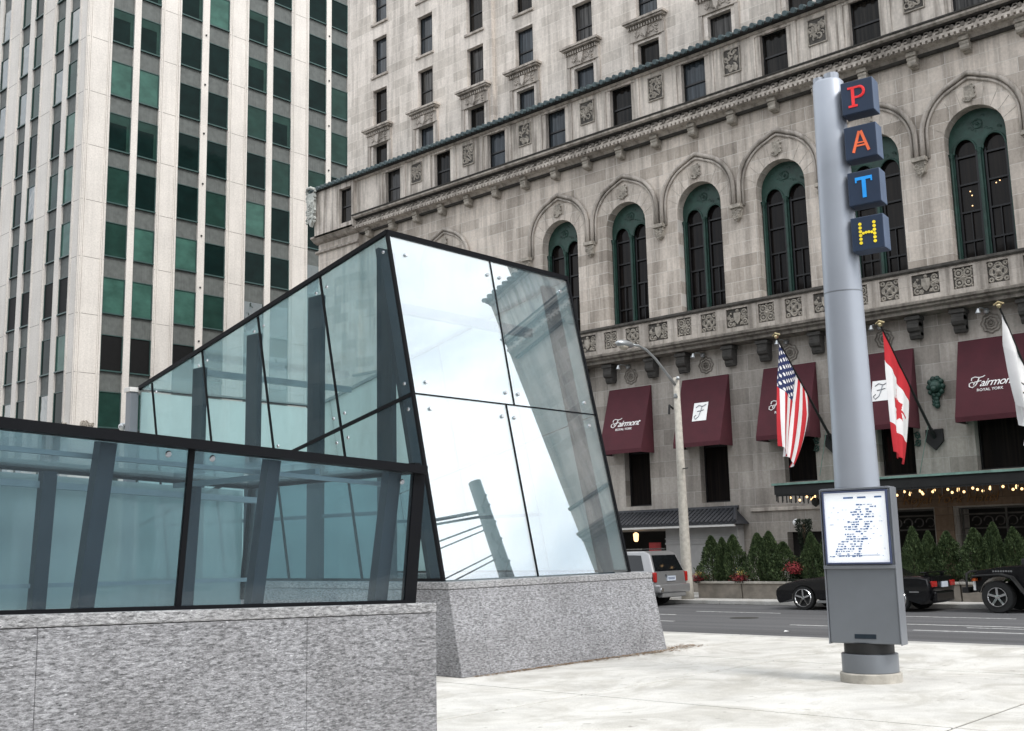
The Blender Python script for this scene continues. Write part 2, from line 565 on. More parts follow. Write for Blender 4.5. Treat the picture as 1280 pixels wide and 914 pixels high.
def copy_tree(o, parent=None, dloc=None, kids=None):
    c = o.copy()
    COL.objects.link(c)
    if parent is not None:
        c.parent = parent
    if dloc is not None:
        c.location = o.location + V(dloc)
    for ch in (kids if kids is not None else children(o)):
        copy_tree(ch, c)
    return c

def text_mb(txt, size, fr, depth=.01, shear=0, mi=0, align='CENTER', spacing=1.0):
    cu = bpy.data.curves.new('t', 'FONT')
    cu.body = txt
    cu.size = size
    cu.shear = shear
    cu.align_x = align
    cu.align_y = 'CENTER'
    cu.space_character = spacing
    cu.extrude = 0
    cu.resolution_u = 3
    ob = bpy.data.objects.new('t', cu)
    COL.objects.link(ob)
    dg = bpy.context.evaluated_depsgraph_get()
    me = bpy.data.meshes.new_from_object(ob.evaluated_get(dg))
    mb = MB()
    vs = [fr(v.co.x, v.co.y, 0) for v in me.vertices]
    mb.add(vs, [tuple(p.vertices) for p in me.polygons], mi)
    vs2 = [fr(v.co.x, v.co.y, depth) for v in me.vertices]
    mb.add(vs2, [tuple(p.vertices) for p in me.polygons], mi)
    from collections import Counter
    ed = Counter()
    for p in me.polygons:
        vv = list(p.vertices)
        for i in range(len(vv)):
            ed[tuple(sorted((vv[i], vv[(i + 1) % len(vv)])))] += 1
    n = len(me.vertices)
    mb.add(vs + vs2, [(a, b, b + n, a + n) for (a, b), k in ed.items() if k == 1], mi)
    COL.objects.unlink(ob)
    bpy.data.objects.remove(ob)
    bpy.data.meshes.remove(me)
    return mb

def holes_wall(mb, fr, a0, a1, z0, z1, rects, depth, mi=0, rmi=None, N=14):
    """a wall sheet with recessed openings; rects: (a0, a1, z0, z1, arch)"""
    rmi = mi if rmi is None else rmi
    A = sorted(set([a0, a1] + [r[0] for r in rects] + [r[1] for r in rects]))
    Z = sorted(set([z0, z1] + [r[2] for r in rects] + [r[3] for r in rects]))
    A = [a for a in A if a0 - 1e-6 <= a <= a1 + 1e-6]
    Z = [z for z in Z if z0 - 1e-6 <= z <= z1 + 1e-6]
    for i in range(len(A) - 1):
        for j in range(len(Z) - 1):
            ca, cz = (A[i] + A[i + 1]) / 2, (Z[j] + Z[j + 1]) / 2
            if any(r[0] < ca < r[1] and r[2] < cz < r[3] for r in rects):
                continue
            mb.quad(fr(A[i], Z[j], 0), fr(A[i + 1], Z[j], 0), fr(A[i + 1], Z[j + 1], 0), fr(A[i], Z[j + 1], 0), mi)
    for r in rects:
        l, rr, b, t, arch = r[:5]
        D_ = r[5] if len(r) > 5 else depth
        ts = t
        if arch:
            rad = (rr - l) / 2
            c = (l + rr) / 2
            ts = t - rad
            pts = [(c - rad * math.cos(PI * k / N), ts + rad * math.sin(PI * k / N)) for k in range(N + 1)]
            for k in range(N):
                (x0, y0), (x1, y1) = pts[k], pts[k + 1]
                mb.quad(fr(x0, y0, 0), fr(x1, y1, 0), fr(x1, t, 0), fr(x0, t, 0), mi)
                mb.quad(fr(x0, y0, 0), fr(x1, y1, 0), fr(x1, y1, -D_), fr(x0, y0, -D_), rmi)
        else:
            mb.quad(fr(l, t, 0), fr(rr, t, 0), fr(rr, t, -D_), fr(l, t, -D_), rmi)
        mb.quad(fr(l, b, 0), fr(l, ts, 0), fr(l, ts, -D_), fr(l, b, -D_), rmi)
        mb.quad(fr(rr, b, 0), fr(rr, ts, 0), fr(rr, ts, -D_), fr(rr, b, -D_), rmi)
        mb.quad(fr(l, b, 0), fr(rr, b, 0), fr(rr, b, -D_), fr(l, b, -D_), rmi)

def sweep(mb, fr, prof, a0, a1, mi=0):
    """extrude a (d, z) profile along a"""
    n = len(prof)
    vs = [fr(a0, z, d) for d, z in prof] + [fr(a1, z, d) for d, z in prof]
    fs = [(i, (i + 1) % n, (i + 1) % n + n, i + n) for i in range(n)] + [tuple(range(n)), tuple(range(2 * n - 1, n - 1, -1))]
    mb.add(vs, fs, mi)

# ------------------------------------------------------------------ ground
g = MB()
g.box(-400, 700, -500, 800, -.6, -.12)
tag(g.build('road', M['asphalt']), kind='structure')
g = MB()
# near plaza slabs
xs = [-20, -12, -7.5, -3, 1.5, 6, 10.5, 15.0, 18.7]
ys = [2.75, 4.15, 8.5, 12.9, 17.3, 21.7, 26.1, 30.5, 35, 40, 46]
for i in range(len(xs) - 1):
    for j in range(len(ys) - 1):
        e = .017
        g.box(xs[i] + e, xs[i + 1] - e, ys[j] + e, ys[j + 1] - e, -.11, random.uniform(-.001, .001))
o = tag(g.build('pavement', M['paving'], bevel=.006), kind='structure')
g = MB()
g.box(-20, 18.7, 2.75, 46, -.119, -.012)
tag(g.build('pavement_base', M['joint']), kind='structure')
g = MB()
y = 2.45
while y < 46:
    g.box(18.71, 19.0, y + .004, y + 2.99, -.119, .003)
    y += 3
x = -20
while x < 18.6:
    g.box(x + .004, min(x + 2.99, 19.0), 2.45, 2.74, -.119, .003)
    x += 3
tag(g.build('kerb', M['kerb'], bevel=.02), kind='structure')
g = MB()
y = -20
while y < 62:
    g.box(30.3, 30.58, y + .004, y + 2.99, -.119, .003)
    y += 3
tag(g.build('far_kerb', M['kerb'], bevel=.015), kind='structure')
g = MB()
y = -20
while y < 62:
    for x0, x1 in ((30.59, 32.3), (32.31, 34.1), (34.11, 36.6)):
        g.box(x0, x1, y + .006, y + 1.99, -.119, 0)
    y += 2
tag(g.build('far_pavement', M['kerb']), kind='structure')
g = MB()
def dash(x, y0, y1, w=.11):
    g.box(x - w / 2, x + w / 2, y0, y1, -.121, -.116)
dash(22.85, -12, 9.7)
dash(24.4, -12, 10.5)
dash(23.9, -12, 9.0, .08)
for k in range(7):
    dash(23.2, 11.65 + k * 4.2, 12.7 + k * 4.2)
for k in range(6):
    dash(26.9, 9 + k * 6, 11.6 + k * 6, .09)
dash(25.4, 17.3, 19.2)
tag(g.build('road_marking', M['marking']), kind='structure')

scr = MB()
scr.add([(21.35, 11.85, -.117), (21.5, 11.9, -.10), (21.46, 11.75, -.117), (21.38, 11.72, -.105)], [(0, 1, 2), (0, 2, 3)])
tag(scr.build('paper_scrap', M['white']), 'small white scrap of paper lying on the asphalt near the granite base', 'paper scrap')
mh = MB()
mh.lathe((24.9, 14.9, -.12), (0, 0, 1), [(.36, 0), (.36, .006), (.30, .007)], 24)
tag(mh.build('manhole_cover', M['joint']), 'round dark manhole cover set flush in the far lanes of the road', 'manhole cover')
# dirt and dry leaves blown along the granite foot
g = MB()
for k in range(1500):
    t = random.random() ** .75
    px = 11.1 + t * 5.6
    wdt = .05 + .16 * max(0, (px - 12.2) / 4.4) ** 1.5
    py = 10.90 - abs(random.gauss(0, wdt)) if px < 15.7 else 10.95 + random.gauss(0, .14)
    s_ = random.uniform(.008, .025)
    a = random.uniform(0, PI)
    z = .003 + random.random() * .012
    g.quad((px + s_ * math.cos(a), py + s_ * math.sin(a), z), (px - s_ * math.sin(a), py + s_ * math.cos(a), z + .004),
           (px - s_ * math.cos(a), py - s_ * math.sin(a), z), (px + s_ * math.sin(a), py - s_ * math.cos(a), z + .003))
tag(g.build('leaf_litter', M['litter']), 'thin line of dry brown leaf litter along the foot of the granite base', 'leaf litter', kind='stuff')

# ------------------------------------------------------------------ HOTEL
hotel = thing('hotel_building', 'weathered beige limestone hotel with tall arched green windows across the street', 'building', (36, 22, 0))
def H(a, z, d):
    return V((36 - d, a, z))
def arch_c(k):
    return 29.69 - 3.55 * (k - 1)
Y0, Y1 = -4.0, 46.2
KS = list(range(1, 9))
# --- piano nobile wall (z 9.6 .. 18.4)
rects = []
for k in KS:
    c = arch_c(k) - .02
    rects.append((c - 1.0, c + 1.0, 9.9, 15.82, True))
w = MB()
holes_wall(w, H, Y0, 42.9, 9.4, 18.5, rects, .5)
# corner pavilion a little proud of the wall
w.quad(H(42.9, 0, .25), H(Y1, 0, .25), H(Y1, 20.9, .25), H(42.9, 20.9, .25))
w.quad(H(42.9, 0, .25), H(42.9, 20.9, .25), H(42.9, 20.9, -.1), H(42.9, 0, -.1))
# end walls
w.quad(H(Y1, 0, .25), H(Y1, 0, -30), H(Y1, 20.9, -30), H(Y1, 20.9, .25))
w.quad(H(Y0, 0, .5), H(Y0, 0, -30), H(Y0, 20.9, -30), H(Y0, 20.9, .5))
# podium roof
w.quad(H(Y0, 20.85, .4), H(Y1, 20.85, .2), H(Y1, 20.85, -30), H(Y0, 20.85, -30))
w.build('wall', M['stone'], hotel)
# --- lower wall (z 0 .. 9.4)
lows = []
for k in KS:
    c = arch_c(k) - .12
    hw = .62 if k < 6 else .95
    zb = 3.28 if k < 4 else 3.86
    lows.append((c - hw, c + hw, zb, 7.6, False))
lows += [(24.55, 33.0, .002, 2.32, False, 3.0), (17.6, 19.6, .3, 2.1, False, .4), (14.3, 17.0, .002, 2.72, False, 1.2), (2.4, 13.6, .002, 2.72, False, 1.2)]
w = MB()
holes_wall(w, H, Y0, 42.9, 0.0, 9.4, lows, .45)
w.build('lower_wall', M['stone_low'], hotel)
# --- upper tower walls, set back behind the tile edge
def U1(a, z, d): return V((37.3 - d, a, z))
def U2(a, z, d): return V((37.5 - d, a, z))
upL = [42.98, 39.42, 35.82]
upR = [32.74 - 3.56 * i for i in range(10)]
rows = [(21.15, 23.3), (24.2, 26.42), (27.2, 29.4), (30.25, 32.45), (33.3, 35.5), (36.3, 38.5)]
w = MB()
holes_wall(w, U1, 34.66, 45.7, 20.8, 42, [(c - .56, c + .56, a, b, False) for c in upL for a, b in rows], .36)
w.quad(U1(34.66, 20.8, 0), U1(34.66, 42, 0), U1(34.66, 42, -.5), U1(34.66, 20.8, -.5))
holes_wall(w, U2, Y0 + .4, 34.66, 20.8, 42, [(c - .56, c + .56, a, b, False) for c in upR for a, b in rows], .36)
w.quad(U1(45.7, 20.8, 0), U1(45.7, 42, 0), U1(45.7, 42, -25), U1(45.7, 20.8, -25))
w.quad(U1(Y0 + .4, 20.8, 0), U1(Y0 + .4, 42, 0), U1(Y0 + .4, 42, -25), U1(Y0 + .4, 20.8, -25))
w.quad(U1(Y0 + .4, 42, 0), U1(45.7, 42, 0), U1(45.7, 42, -25), U1(Y0 + .4, 42, -25))
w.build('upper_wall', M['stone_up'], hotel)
# --- attic wall
def AT(a, z, d): return V((35.5 - d, a, z))
att = [29.3 + 3.55 * i for i in range(-7, 4)]
w = MB()
holes_wall(w, AT, Y0, 42.8, 18.5, 20.78, [(c - .55, c + .55, 18.84, 20.66, False) for c in att], .32)
w.quad(AT(42.8, 18.5, 0), AT(42.8, 20.78, 0), AT(42.8, 20.78, -.6), AT(42.8, 18.5, -.6))
w.quad(AT(Y0, 18.5, 0), AT(Y0, 20.78, 0), AT(Y0, 20.78, -.6), AT(Y0, 18.5, -.6))
def AC(a, z, d): return V((35.3 - d, a, z))
holes_wall(w, AC, 42.8, 46.0, 18.3, 20.78, [(42.95, 43.95, 18.62, 20.5, False)], .32)
w.quad(AC(42.8, 18.3, 0), AC(42.8, 20.78, 0), AC(42.8, 20.78, -.6), AC(42.8, 18.3, -.6))
w.quad(AC(46.0, 18.3, 0), AC(46.0, 20.78, 0), AC(46.0, 20.78, -2.6), AC(46.0, 18.3, -2.6))
w.build('attic_wall', M['stone_attic'], hotel)

# --- rectangular window prototype
def rect_window(c, z0, z1, X, hw, pane, axis='y', depth=.26, rail=True, curtain=False):
    hh = (z1 - z0) / 2
    f = MB()
    t = .06
    f.box(0, .09, -hw, -hw + t, -hh, hh)
    f.box(0, .09, hw - t, hw, -hh, hh)
    f.box(.001, .089, -hw + t, hw - t, hh - t, hh)
    f.box(.001, .089, -hw + t, hw - t, -hh, -hh + t)
    if rail:
        f.box(-.012, .07, -hw + t, hw - t, -.06, .01)
    o = f.build('window', M['dark'], hotel, at=(X + depth - .1, c, (z0 + z1) / 2))
    p = MB()
    p.box(.045, .075, -hw + t, hw - t, -hh + t, hh - t)
    q = p.build('pane', pane, o, at=wl(o))
    return o
def sill(c, z, X, hw=.7, mat='stone_plain', name='sill'):
    s = MB()
    s.box(-.1, .2, -hw, hw, -.12, 0)
    return s.build(name, M[mat], hotel, at=(X, c, z), bevel=.01)
panes = ['pane_hotel', 'pane_hotel', 'pane_blue', 'pane_hotel', 'pane_hotel', 'pane_light']
protos = {p: None for p in set(panes)}
def win_inst(cache, key, c, z0, z1, X, hw, pane, depth):
    if key in cache:
        o, c0, z00, X0 = cache[key]
        return copy_tree(o, dloc=(X - X0, c - c0, z0 - z00), kids=cache[key + ('k',)])
    o = rect_window(c, z0, z1, X, hw, M[pane], depth=depth)
    cache[key] = (o, c, z0, X)
    cache[key + ('k',)] = children(o)
    return o
cache = {}
for i, c in enumerate(upL + upR):
    X = 37.3 if i < 3 else 37.5
    for j, (a, b) in enumerate(rows):
        if j > 3 and i > 2:
            continue
        pn = random.choice(panes)
        if j > 0:
            a_, b_ = a, b
        else:
            a_, b_ = a, b
        win_inst(cache, ('u', pn, j == 0), c, a_, b_, X, .56, pn, .34)
for c in att:
    pn = random.choice(['pane_hotel', 'pane_hotel', 'pane_light', 'pane_hotel', 'pane_blue'])
    win_inst(cache, ('a', pn), c, 18.84, 20.66, 35.5, .55, pn, .3)
win_inst(cache, ('c',), 43.45, 18.62, 20.5, 35.3, .5, 'pane_hotel', .3)
for r in lows[:8]:
    hw = (r[1] - r[0]) / 2
    win_inst(cache, ('l', round(hw, 2), round(r[2], 2)), (r[0] + r[1]) / 2, r[2], r[3], 36.0, hw, 'pane_arch', .42)
# sills on upper windows (skip the pedimented row)
sp = None
for i, c in enumerate(upL + upR):
    X = 37.3 if i < 3 else 37.5
    for j in (2, 3):
        if sp is None:
            sp = sill(c, rows[j][0], X, .66)
            sp0 = (c, rows[j][0], X)
        else:
            copy_tree(sp, dloc=(X - sp0[2], c - sp0[0], rows[j][0] - sp0[1]), kids=[])

# --- carved relief helpers
def relief(mb, fr, w, h, kind, r=.03, seed=0):
    rnd = random.Random(seed)
    def ring(ca, cz, rad, n=14, rr=r, a0=0, a1=2 * PI):
        mb.tube([fr(ca + rad * math.cos(a0 + (a1 - a0) * k / n), cz + rad * math.sin(a0 + (a1 - a0) * k / n), rr * .4) for k in range(n + 1)], rr, 5)
    s = min(w, h)
    if kind == 0:
        for sx in (-1, 1):
            for sz in (-1, 1):
                ring(sx * w * .24, sz * h * .24, s * .19)
                mb.ball(fr(sx * w * .24, sz * h * .24, .01), r * 1.8, 6)
                mb.ball(fr(sx * w * .44, sz * h * .44, .01), r * 1.4, 6)
        ring(0, 0, s * .16)
        mb.ball(fr(0, 0, .02), r * 2.2, 6)
        for k in range(4):
            t = PI / 2 * k
            mb.ball(fr(math.cos(t) * w * .44, math.sin(t) * h * .44, .01), r * 1.5, 6)
    elif kind == 1:
        ring(0, 0, s * .34)
        for k in range(4):
            t = PI / 2 * k
            ring(math.cos(t) * w * .27, math.sin(t) * h * .27, s * .17)
        for sx in (-1, 1):
            for sz in (-1, 1):
                ring(sx * w * .38, sz * h * .38, s * .09)
        mb.ball(fr(0, 0, .02), r * 2.4, 6)
    elif kind == 2:
        sh = [(-.16, .3), (.16, .3), (.17, 0), (.1, -.22), (0, -.36), (-.1, -.22), (-.17, 0)]
        mb.prism([(a * w, b * h) for a, b in sh], fr, 0, .07)
        for sx in (-1, 1):
            for (cx, cz, rad) in ((.33, .28, .14), (.27, -.02, .12), (.36, -.28, .15), (.44, .05, .08), (.2, -.36, .08)):
                ring(sx * cx * w, cz * h, rad * s, a0=rnd.random() * 6, a1=rnd.random() * 6 + 5.2)
                mb.ball(fr(sx * cx * w, cz * h, .01), r * 1.5, 6)
        mb.ball(fr(0, .4 * h, .03), r * 2, 6)
    else:
        for k in range(26):
            ca, cz = rnd.uniform(-.38, .38) * w, rnd.uniform(-.4, .4) * h
            a0 = rnd.random() * 6.28
            ring(ca, cz, rnd.uniform(.07, .17) * s, a0=a0, a1=a0 + rnd.uniform(2, 5), n=8)
            if k % 3 == 0:
                mb.ball(fr(-ca, cz, .01), r * 1.5, 6)

def part_at(mb, name, mat, at, **k):
    return mb.build(name, mat, hotel, at=at, **k)
def L(a, z, d): return V((-d, a, z))

# --- attic carved plaques between windows
var = []
for s_ in range(3):
    mb = MB()
    relief(mb, L, .66, .92, 3, .034, seed=40 + s_)
    mb.box(-.05, .02, -.37, -.33, -.51, .51)
    mb.box(-.05, .02, .33, .37, -.51, .51)
    mb.box(-.05, .02, -.33, .33, -.51, -.47)
    mb.box(-.05, .02, -.33, .33, .47, .51)
    var.append(mb)
pl = []
for i, c in enumerate(att):
    y = c - 1.78
    s_ = i % 3
    if i == 3:
        plk = [children(q) for q in pl]
    if len(pl) <= s_:
        pl.append(part_at(var[s_], 'carved_plaque', M['carved'], (35.49, y, 20.05 - .05)))
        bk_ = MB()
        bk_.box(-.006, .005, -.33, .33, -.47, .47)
        bk_.build('plaque_ground', M['carved_dark'], pl[s_], at=(35.49, y, 20.0))  # dark ground stands in for shade behind the carving
    else:
        copy_tree(pl[s_], dloc=(0, y - (att[s_] - 1.78), 0), kids=plk[s_])
mb = MB()
for sx in (-1, 1):
    mb.box(-.04, .002, sx * .86 - .1, sx * .86 + .1, 18.72, 20.6)
mb.box(-.04, .002, -.96, .96, 20.601, 20.72)
ws = mb.build('window_surround', M['stone_attic'], hotel, at=(35.5, att[0], 0))
for c in att[1:]:
    copy_tree(ws, dloc=(0, c - att[0], 0), kids=[])

# --- green tile edge
mb = MB()
def TE(a, z, d): return V((35.5 - d, a, z))
sweep(mb, TE, [(-.05, 20.78), (.32, 20.80), (.36, 20.86), (.34, 20.93), (-1.9, 21.35), (-1.9, 20.78)], Y0, 46.2)
mb.build('tile_edge_roof', M['iron'], hotel)
mb = MB()
y = Y0 + .1
while y < 46.2:
    mb.tube([(34.98, y, 20.86), (35.3, y, 20.94), (36.4, y, 21.15)], .105, 8)
    y += .34
mb.build('roof_tiles', M['slate'], hotel)
mb = MB()
sweep(mb, TE, [(-.02, 20.70), (.10, 20.70), (.16, 20.778), (-.02, 20.778)], Y0, 46.1)
mb.build('eave_moulding', M['stone_plain'], hotel)

# --- main upper cornice
CY1 = 42.85
mb = MB()
sweep(mb, H, [(.0, 18.02), (.22, 18.02), (.30, 18.12), (.52, 18.16), (.52, 18.22), (.60, 18.26), (.60, 18.34), (.5, 18.36), (.5, 18.62), (.62, 18.66), (.74, 18.72), (.74, 18.80), (.0, 18.84)], Y0, CY1)
mb.build('cornice', M['stone_plain'], hotel)
mb = MB()
sweep(mb, H, [(.40, 18.805), (.78, 18.805), (.80, 18.86), (.3, 18.88)], Y0, CY1)
sweep(mb, H, [(.50, 18.62), (.64, 18.655), (.50, 18.68)], Y0, CY1)
sweep(mb, H, [(.0, 17.96), (.20, 17.96), (.24, 18.018), (.0, 18.018)], Y0, CY1)
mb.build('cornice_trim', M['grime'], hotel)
mb = MB()
y = Y0 + .1
i = 0
while y < CY1:
    mb.box(35.36, 35.48, y, y + .10, 18.15, 18.25)
    y += .19
mb.build('dentils', M['stone_plain'], hotel)
mb = MB()
y = Y0 + .3
while y < CY1 - .1:
    mb.ball((35.5, y, 18.49), .1, 7, (.5, .8, 1))
    mb.tube([(35.49, y + .14 + .09 * math.cos(t / 6 * 2 * PI), 18.49 + .09 * math.sin(t / 6 * 2 * PI)) for t in range(6)], .025, 4)
    y += .36
mb.build('frieze_carving', M['carved_mid'], hotel)
# corner pavilion mouldings
mb = MB()
sweep(mb, H, [(.24, 17.5), (.38, 17.56), (.38, 17.66), (.24, 17.7)], 42.86, 46.35)
sweep(mb, H, [(.24, 18.05), (.46, 18.12), (.60, 18.24), (.7, 18.3), (.7, 18.4), (.24, 18.44)], 42.86, 46.35)
mb.build('corner_moulding', M['stone_plain'], hotel)
# brackets under cornice
mb = MB()
mb.box(-.42, 0, -.17, .17, .16, .3)
mb.box(-.36, 0, -.14, .14, -.05, .16)
mb.tube([(-.26, -.15, -.06), (-.26, .15, -.06)], .12, 10)
mb.tube([(-.32, -.16, .08), (-.32, .16, .08)], .07, 8)
mb.box(-.2, 0, -.12, .12, -.2, -.05)
br = mb.build('bracket', M['carved'], hotel, at=(36, 42.07, 17.82))
for i in range(1, 25):
    copy_tree(br, dloc=(0, -1.778 * i, 0), kids=[])
# soft moulding beneath
# --- cartouche on the far corner
mb = MB()
sh = [(-.35, 1.1), (.35, 1.1), (.42, .3), (.3, -.7), (0, -1.25), (-.3, -.7), (-.42, .3)]
mb.prism(sh, L, 0, .25)
for z_ in (1.1, .75, -.2, -.8):
    for sx in (-1, 1):
        mb.tube([L(sx * (.45 + .12 * math.cos(t)), z_ + .17 * math.sin(t), .18) for t in [k * .8 for k in range(8)]], .07, 6)
mb.tube([L(-.5, 1.3, .2), L(-.2, 1.45, .35), L(.2, 1.45, .35), L(.5, 1.3, .2)], .1, 7)
relief(mb, lambda a, z, d: L(a, z, d + .25), .6, 1.6, 3, .05, 5)
mb.v = [(x * .8, y * .7, z * .78) for x, y, z in mb.v]
mb.build('corner_cartouche', M['carved_pale'], hotel, at=(35.2, 46.0, 19.85))

# --- hood moulds, corbels, emblems, arched windows
def hood(mb, c):
    pts = []
    for k in range(25):
        t = PI * k / 24
        x = 1.66 * math.cos(t)
        z = 15.16 + 1.66 * math.sin(t) + .13 * math.exp(-(x / .28) ** 2)
        pts.append((x, z))
    for rad, off, dd in ((.085, 0, .08), (.05, -.16, .04)):
        sc_ = (1.66 + off) / 1.66
        path = [H(c + 1.66 * sc_, 14.38, dd)] + [H(c + x * sc_, 15.16 + (z - 15.16) * sc_, dd) for x, z in pts] + [H(c - 1.66 * sc_, 14.38, dd)]
        mb.tube(path, rad, 7)
hd = MB()
hood(hd, 0)
hd.v = [(x - 36, y, z) for x, y, z in hd.v]
h0 = hd.build('hood_mould', M['stone_plain'], hotel, at=(36, arch_c(1), 0), smooth=True)
for k in KS[1:] + [-1]:
    copy_tree(h0, dloc=(0, arch_c(k) - arch_c(1), 0), kids=[])
cb = MB()
cb.box(-.3, 0, -.24, .24, .18, .32)
relief(cb, lambda a, z, d: V((-.16 - d * .5, a, z)), .36, .5, 3, .05, 3)
cb.prism([(-.2, .18), (.2, .18), (.15, -.2), (0, -.32), (-.15, -.2)], L, 0, .18)
c0 = cb.build('corbel', M['carved'], hotel, at=(36, arch_c(1) + 1.775, 14.12))
for k in range(1, 9):
    copy_tree(c0, dloc=(0, -3.55 * k, 0), kids=[])
for y_ in (arch_c(-1) + 1.7, arch_c(-1) - 1.7):
    copy_tree(c0, dloc=(0, y_ - arch_c(1) - 1.775, 0), kids=[])
em = MB()
em.prism([(-.15, .22), (.15, .22), (.16, -.05), (0, -.3), (-.16, -.05)], L, 0, .08)
relief(em, lambda a, z, d: L(a, z, d + .04), .4, .6, 3, .035, 9)
e0 = em.build('emblem', M['carved'], hotel, at=(36, arch_c(1), 16.26))
for k in KS[1:] + [-1]:
    copy_tree(e0, dloc=(0, arch_c(k) - arch_c(1), 0), kids=[])
# voussoir joints: thin recessed lines as raised fillets
vj = MB()
for k in range(1, 10):
    t = PI * k / 10
    a = V((0, math.cos(t), math.sin(t)))
    vj.bar(V((-.003, 0, 14.82)) + a * 1.02, V((-.003, 0, 14.95)) + a * 1.48, .014, .006, up=(1, 0, 0))
v0 = vj.build('voussoir_joint', M['carved'], hotel, at=(36, arch_c(1) - .02, 0))
for k in KS[1:]:
    copy_tree(v0, dloc=(0, arch_c(k) - arch_c(1), 0), kids=[])

# arched window: green copper frame with two lancets
aw = MB()
Rr = 1.0
zs = 14.82
def ztop(x): return zs + math.sqrt(max(0, Rr * Rr - x * x)) + .0
def zl(x):
    u = abs(abs(x) - .475)
    return 14.42 + math.sqrt(max(0, .37 ** 2 - u * u)) * 1.25
N = 64
for i in range(N):
    x0, x1 = -1 + 2 * i / N, -1 + 2 * (i + 1) / N
    xm = (x0 + x1) / 2
    if .105 < abs(xm) < .845:
        aw.prism([(x0, zl(x0) if .105 < abs(x0) < .845 else 14.42), (x1, zl(x1) if .105 < abs(x1) < .845 else 14.42), (x1, ztop(x1)), (x0, ztop(x0))], L, 0, .05)
    else:
        aw.prism([(x0, 9.95), (x1, 9.95), (x1, ztop(x1)), (x0, ztop(x0))], L, 0, .05)
for s_ in (-1, 1):
    aw.tube([L(s_ * .475 + .37 * math.cos(PI * k / 12), 14.42 + .37 * 1.25 * math.sin(PI * k / 12), .06) for k in range(13)], .035, 6)
for x_ in (-.93, 0, .93):
    aw.tube([L(x_, 9.95, .09), L(x_, 14.3, .09)], .05, 8)
    aw.tube([L(x_, 14.25, .09), L(x_, 14.45, .09)], [.06, .1], 8)
aw.tube([L(.15 * math.cos(k * PI / 6), 15.3 + .15 * math.sin(k * PI / 6), .06) for k in range(13)], .025, 5)
aw.ball(L(0, 15.3, .06), .06, 7)
rnd = random.Random(2)
for k in range(16):
    xx = rnd.uniform(-.75, .75)
    zz = rnd.uniform(15.0, 15.6)
    if zz < ztop(xx) - .12 and zz > zl(xx) + .08:
        aw.tube([L(xx + .06 * math.cos(t), zz + .06 * math.sin(t), .055) for t in (0, 1, 2, 3, 4)], .015, 4)
a0 = aw.build('arched_window', M['copper'], hotel, at=(36.46, arch_c(1) - .02, 0))
tb = MB()
for s_ in (-1, 1):
    for z_ in (10.4, 11.4, 12.4, 13.35, 14.3):
        tb.box(-.03, .03, s_ * .475 - .37, s_ * .475 + .37, z_ - .03, z_ + .03)
    for dx in (-.33, .33):
        tb.box(-.02, .03, s_ * .475 + dx - .035, s_ * .475 + dx + .035, 9.95, 14.45)
for s_ in (-1, 1):
    tb.box(-.02, .03, s_ * .475 - .014, s_ * .475 + .014, 9.95, 12.37)
t0 = tb.build('glazing_bar', M['dark'], a0, at=(36.5, arch_c(1) - .02, 0))
gb = MB()
gb.box(0, .02, -.99, .99, 9.92, 15.7)
g0 = gb.build('pane', M['pane_arch'], a0, at=(36.56, arch_c(1) - .02, 0))
for k in KS[1:]:
    copy_tree(a0, dloc=(0, arch_c(k) - arch_c(1), 0), kids=[t0, g0])
# a few chandelier bulbs glimmering behind the arched glass
for k in (6, 7):
    ch = MB()
    for (a, z) in ((.42, 12.6), (.4, 12.95), (.45, 13.1), (-.4, 13.2), (-.52, 13.25)):
        ch.ball((36.53, arch_c(k) + a, z), .022, 6)
    ch.build('chandelier', M['lantern'], hotel)

# --- balustrade with relief panels, projecting .6
def BF(a, z, d): return V((35.45 - d, a, z))
bal = MB()
pr = []
panels = []
k = -1
while True:
    wc = 24.37 + 3.55 * 2 - 3.55 * k
    if wc < Y0 + 1:
        break
    if wc < 42:
        panels.append((wc, .46, 2))
        panels.append((wc + 1.24 if wc + 1.24 < 42.5 else wc, .33, 1))
        panels.append((wc + 2.33, .33, 0))
    k += 1
panels = [p for p in panels if p[0] < 42.3]
pr = [(c - hw, c + hw, 9.66, 10.36, False) for c, hw, kd in panels]
holes_wall(bal, BF, Y0, 42.86, 9.5, 10.45, pr, .09)
bal.quad(BF(Y0, 9.5, -.09), BF(42.86, 9.5, -.09), BF(42.86, 10.45, -.09), BF(Y0, 10.45, -.09))
bal.build('balustrade', M['stone_plain'], hotel)
mb = MB()
sweep(mb, BF, [(-.55, 10.45), (.05, 10.45), (.1, 10.5), (.1, 10.58), (-.55, 10.62)], Y0, 42.9)
mb.build('balustrade_coping', M['carved_dark'], hotel)
mb = MB()
for c, hw, kd in panels:
    pass
proto = {}
for c, hw, kd in panels:
    if kd in proto:
        copy_tree(proto[kd][0], dloc=(0, c - proto[kd][1], 0), kids=proto[kd][2])
        continue
    mb = MB()
    relief(mb, L, hw * 1.86, .66, kd, .034, 5)
    po = mb.build('relief_panel', M['carved'], hotel, at=(35.53, c, 10.01))
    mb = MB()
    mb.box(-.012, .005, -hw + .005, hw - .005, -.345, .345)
    proto[kd] = (po, c, [mb.build('panel_ground', M['carved_dark'], po, at=(35.53, c, 10.01))])  # recess shade put into the dark panel colour
mb = MB()
sweep(mb, BF, [(-.6, 9.06), (-.2, 9.08), (.0, 9.1), (.0, 9.2), (.12, 9.26), (.12, 9.32), (.2, 9.36), (.2, 9.44), (.04, 9.5), (-.6, 9.5)], Y0, 42.9)
mb.build('balcony_cornice', M['carved_mid'], hotel)
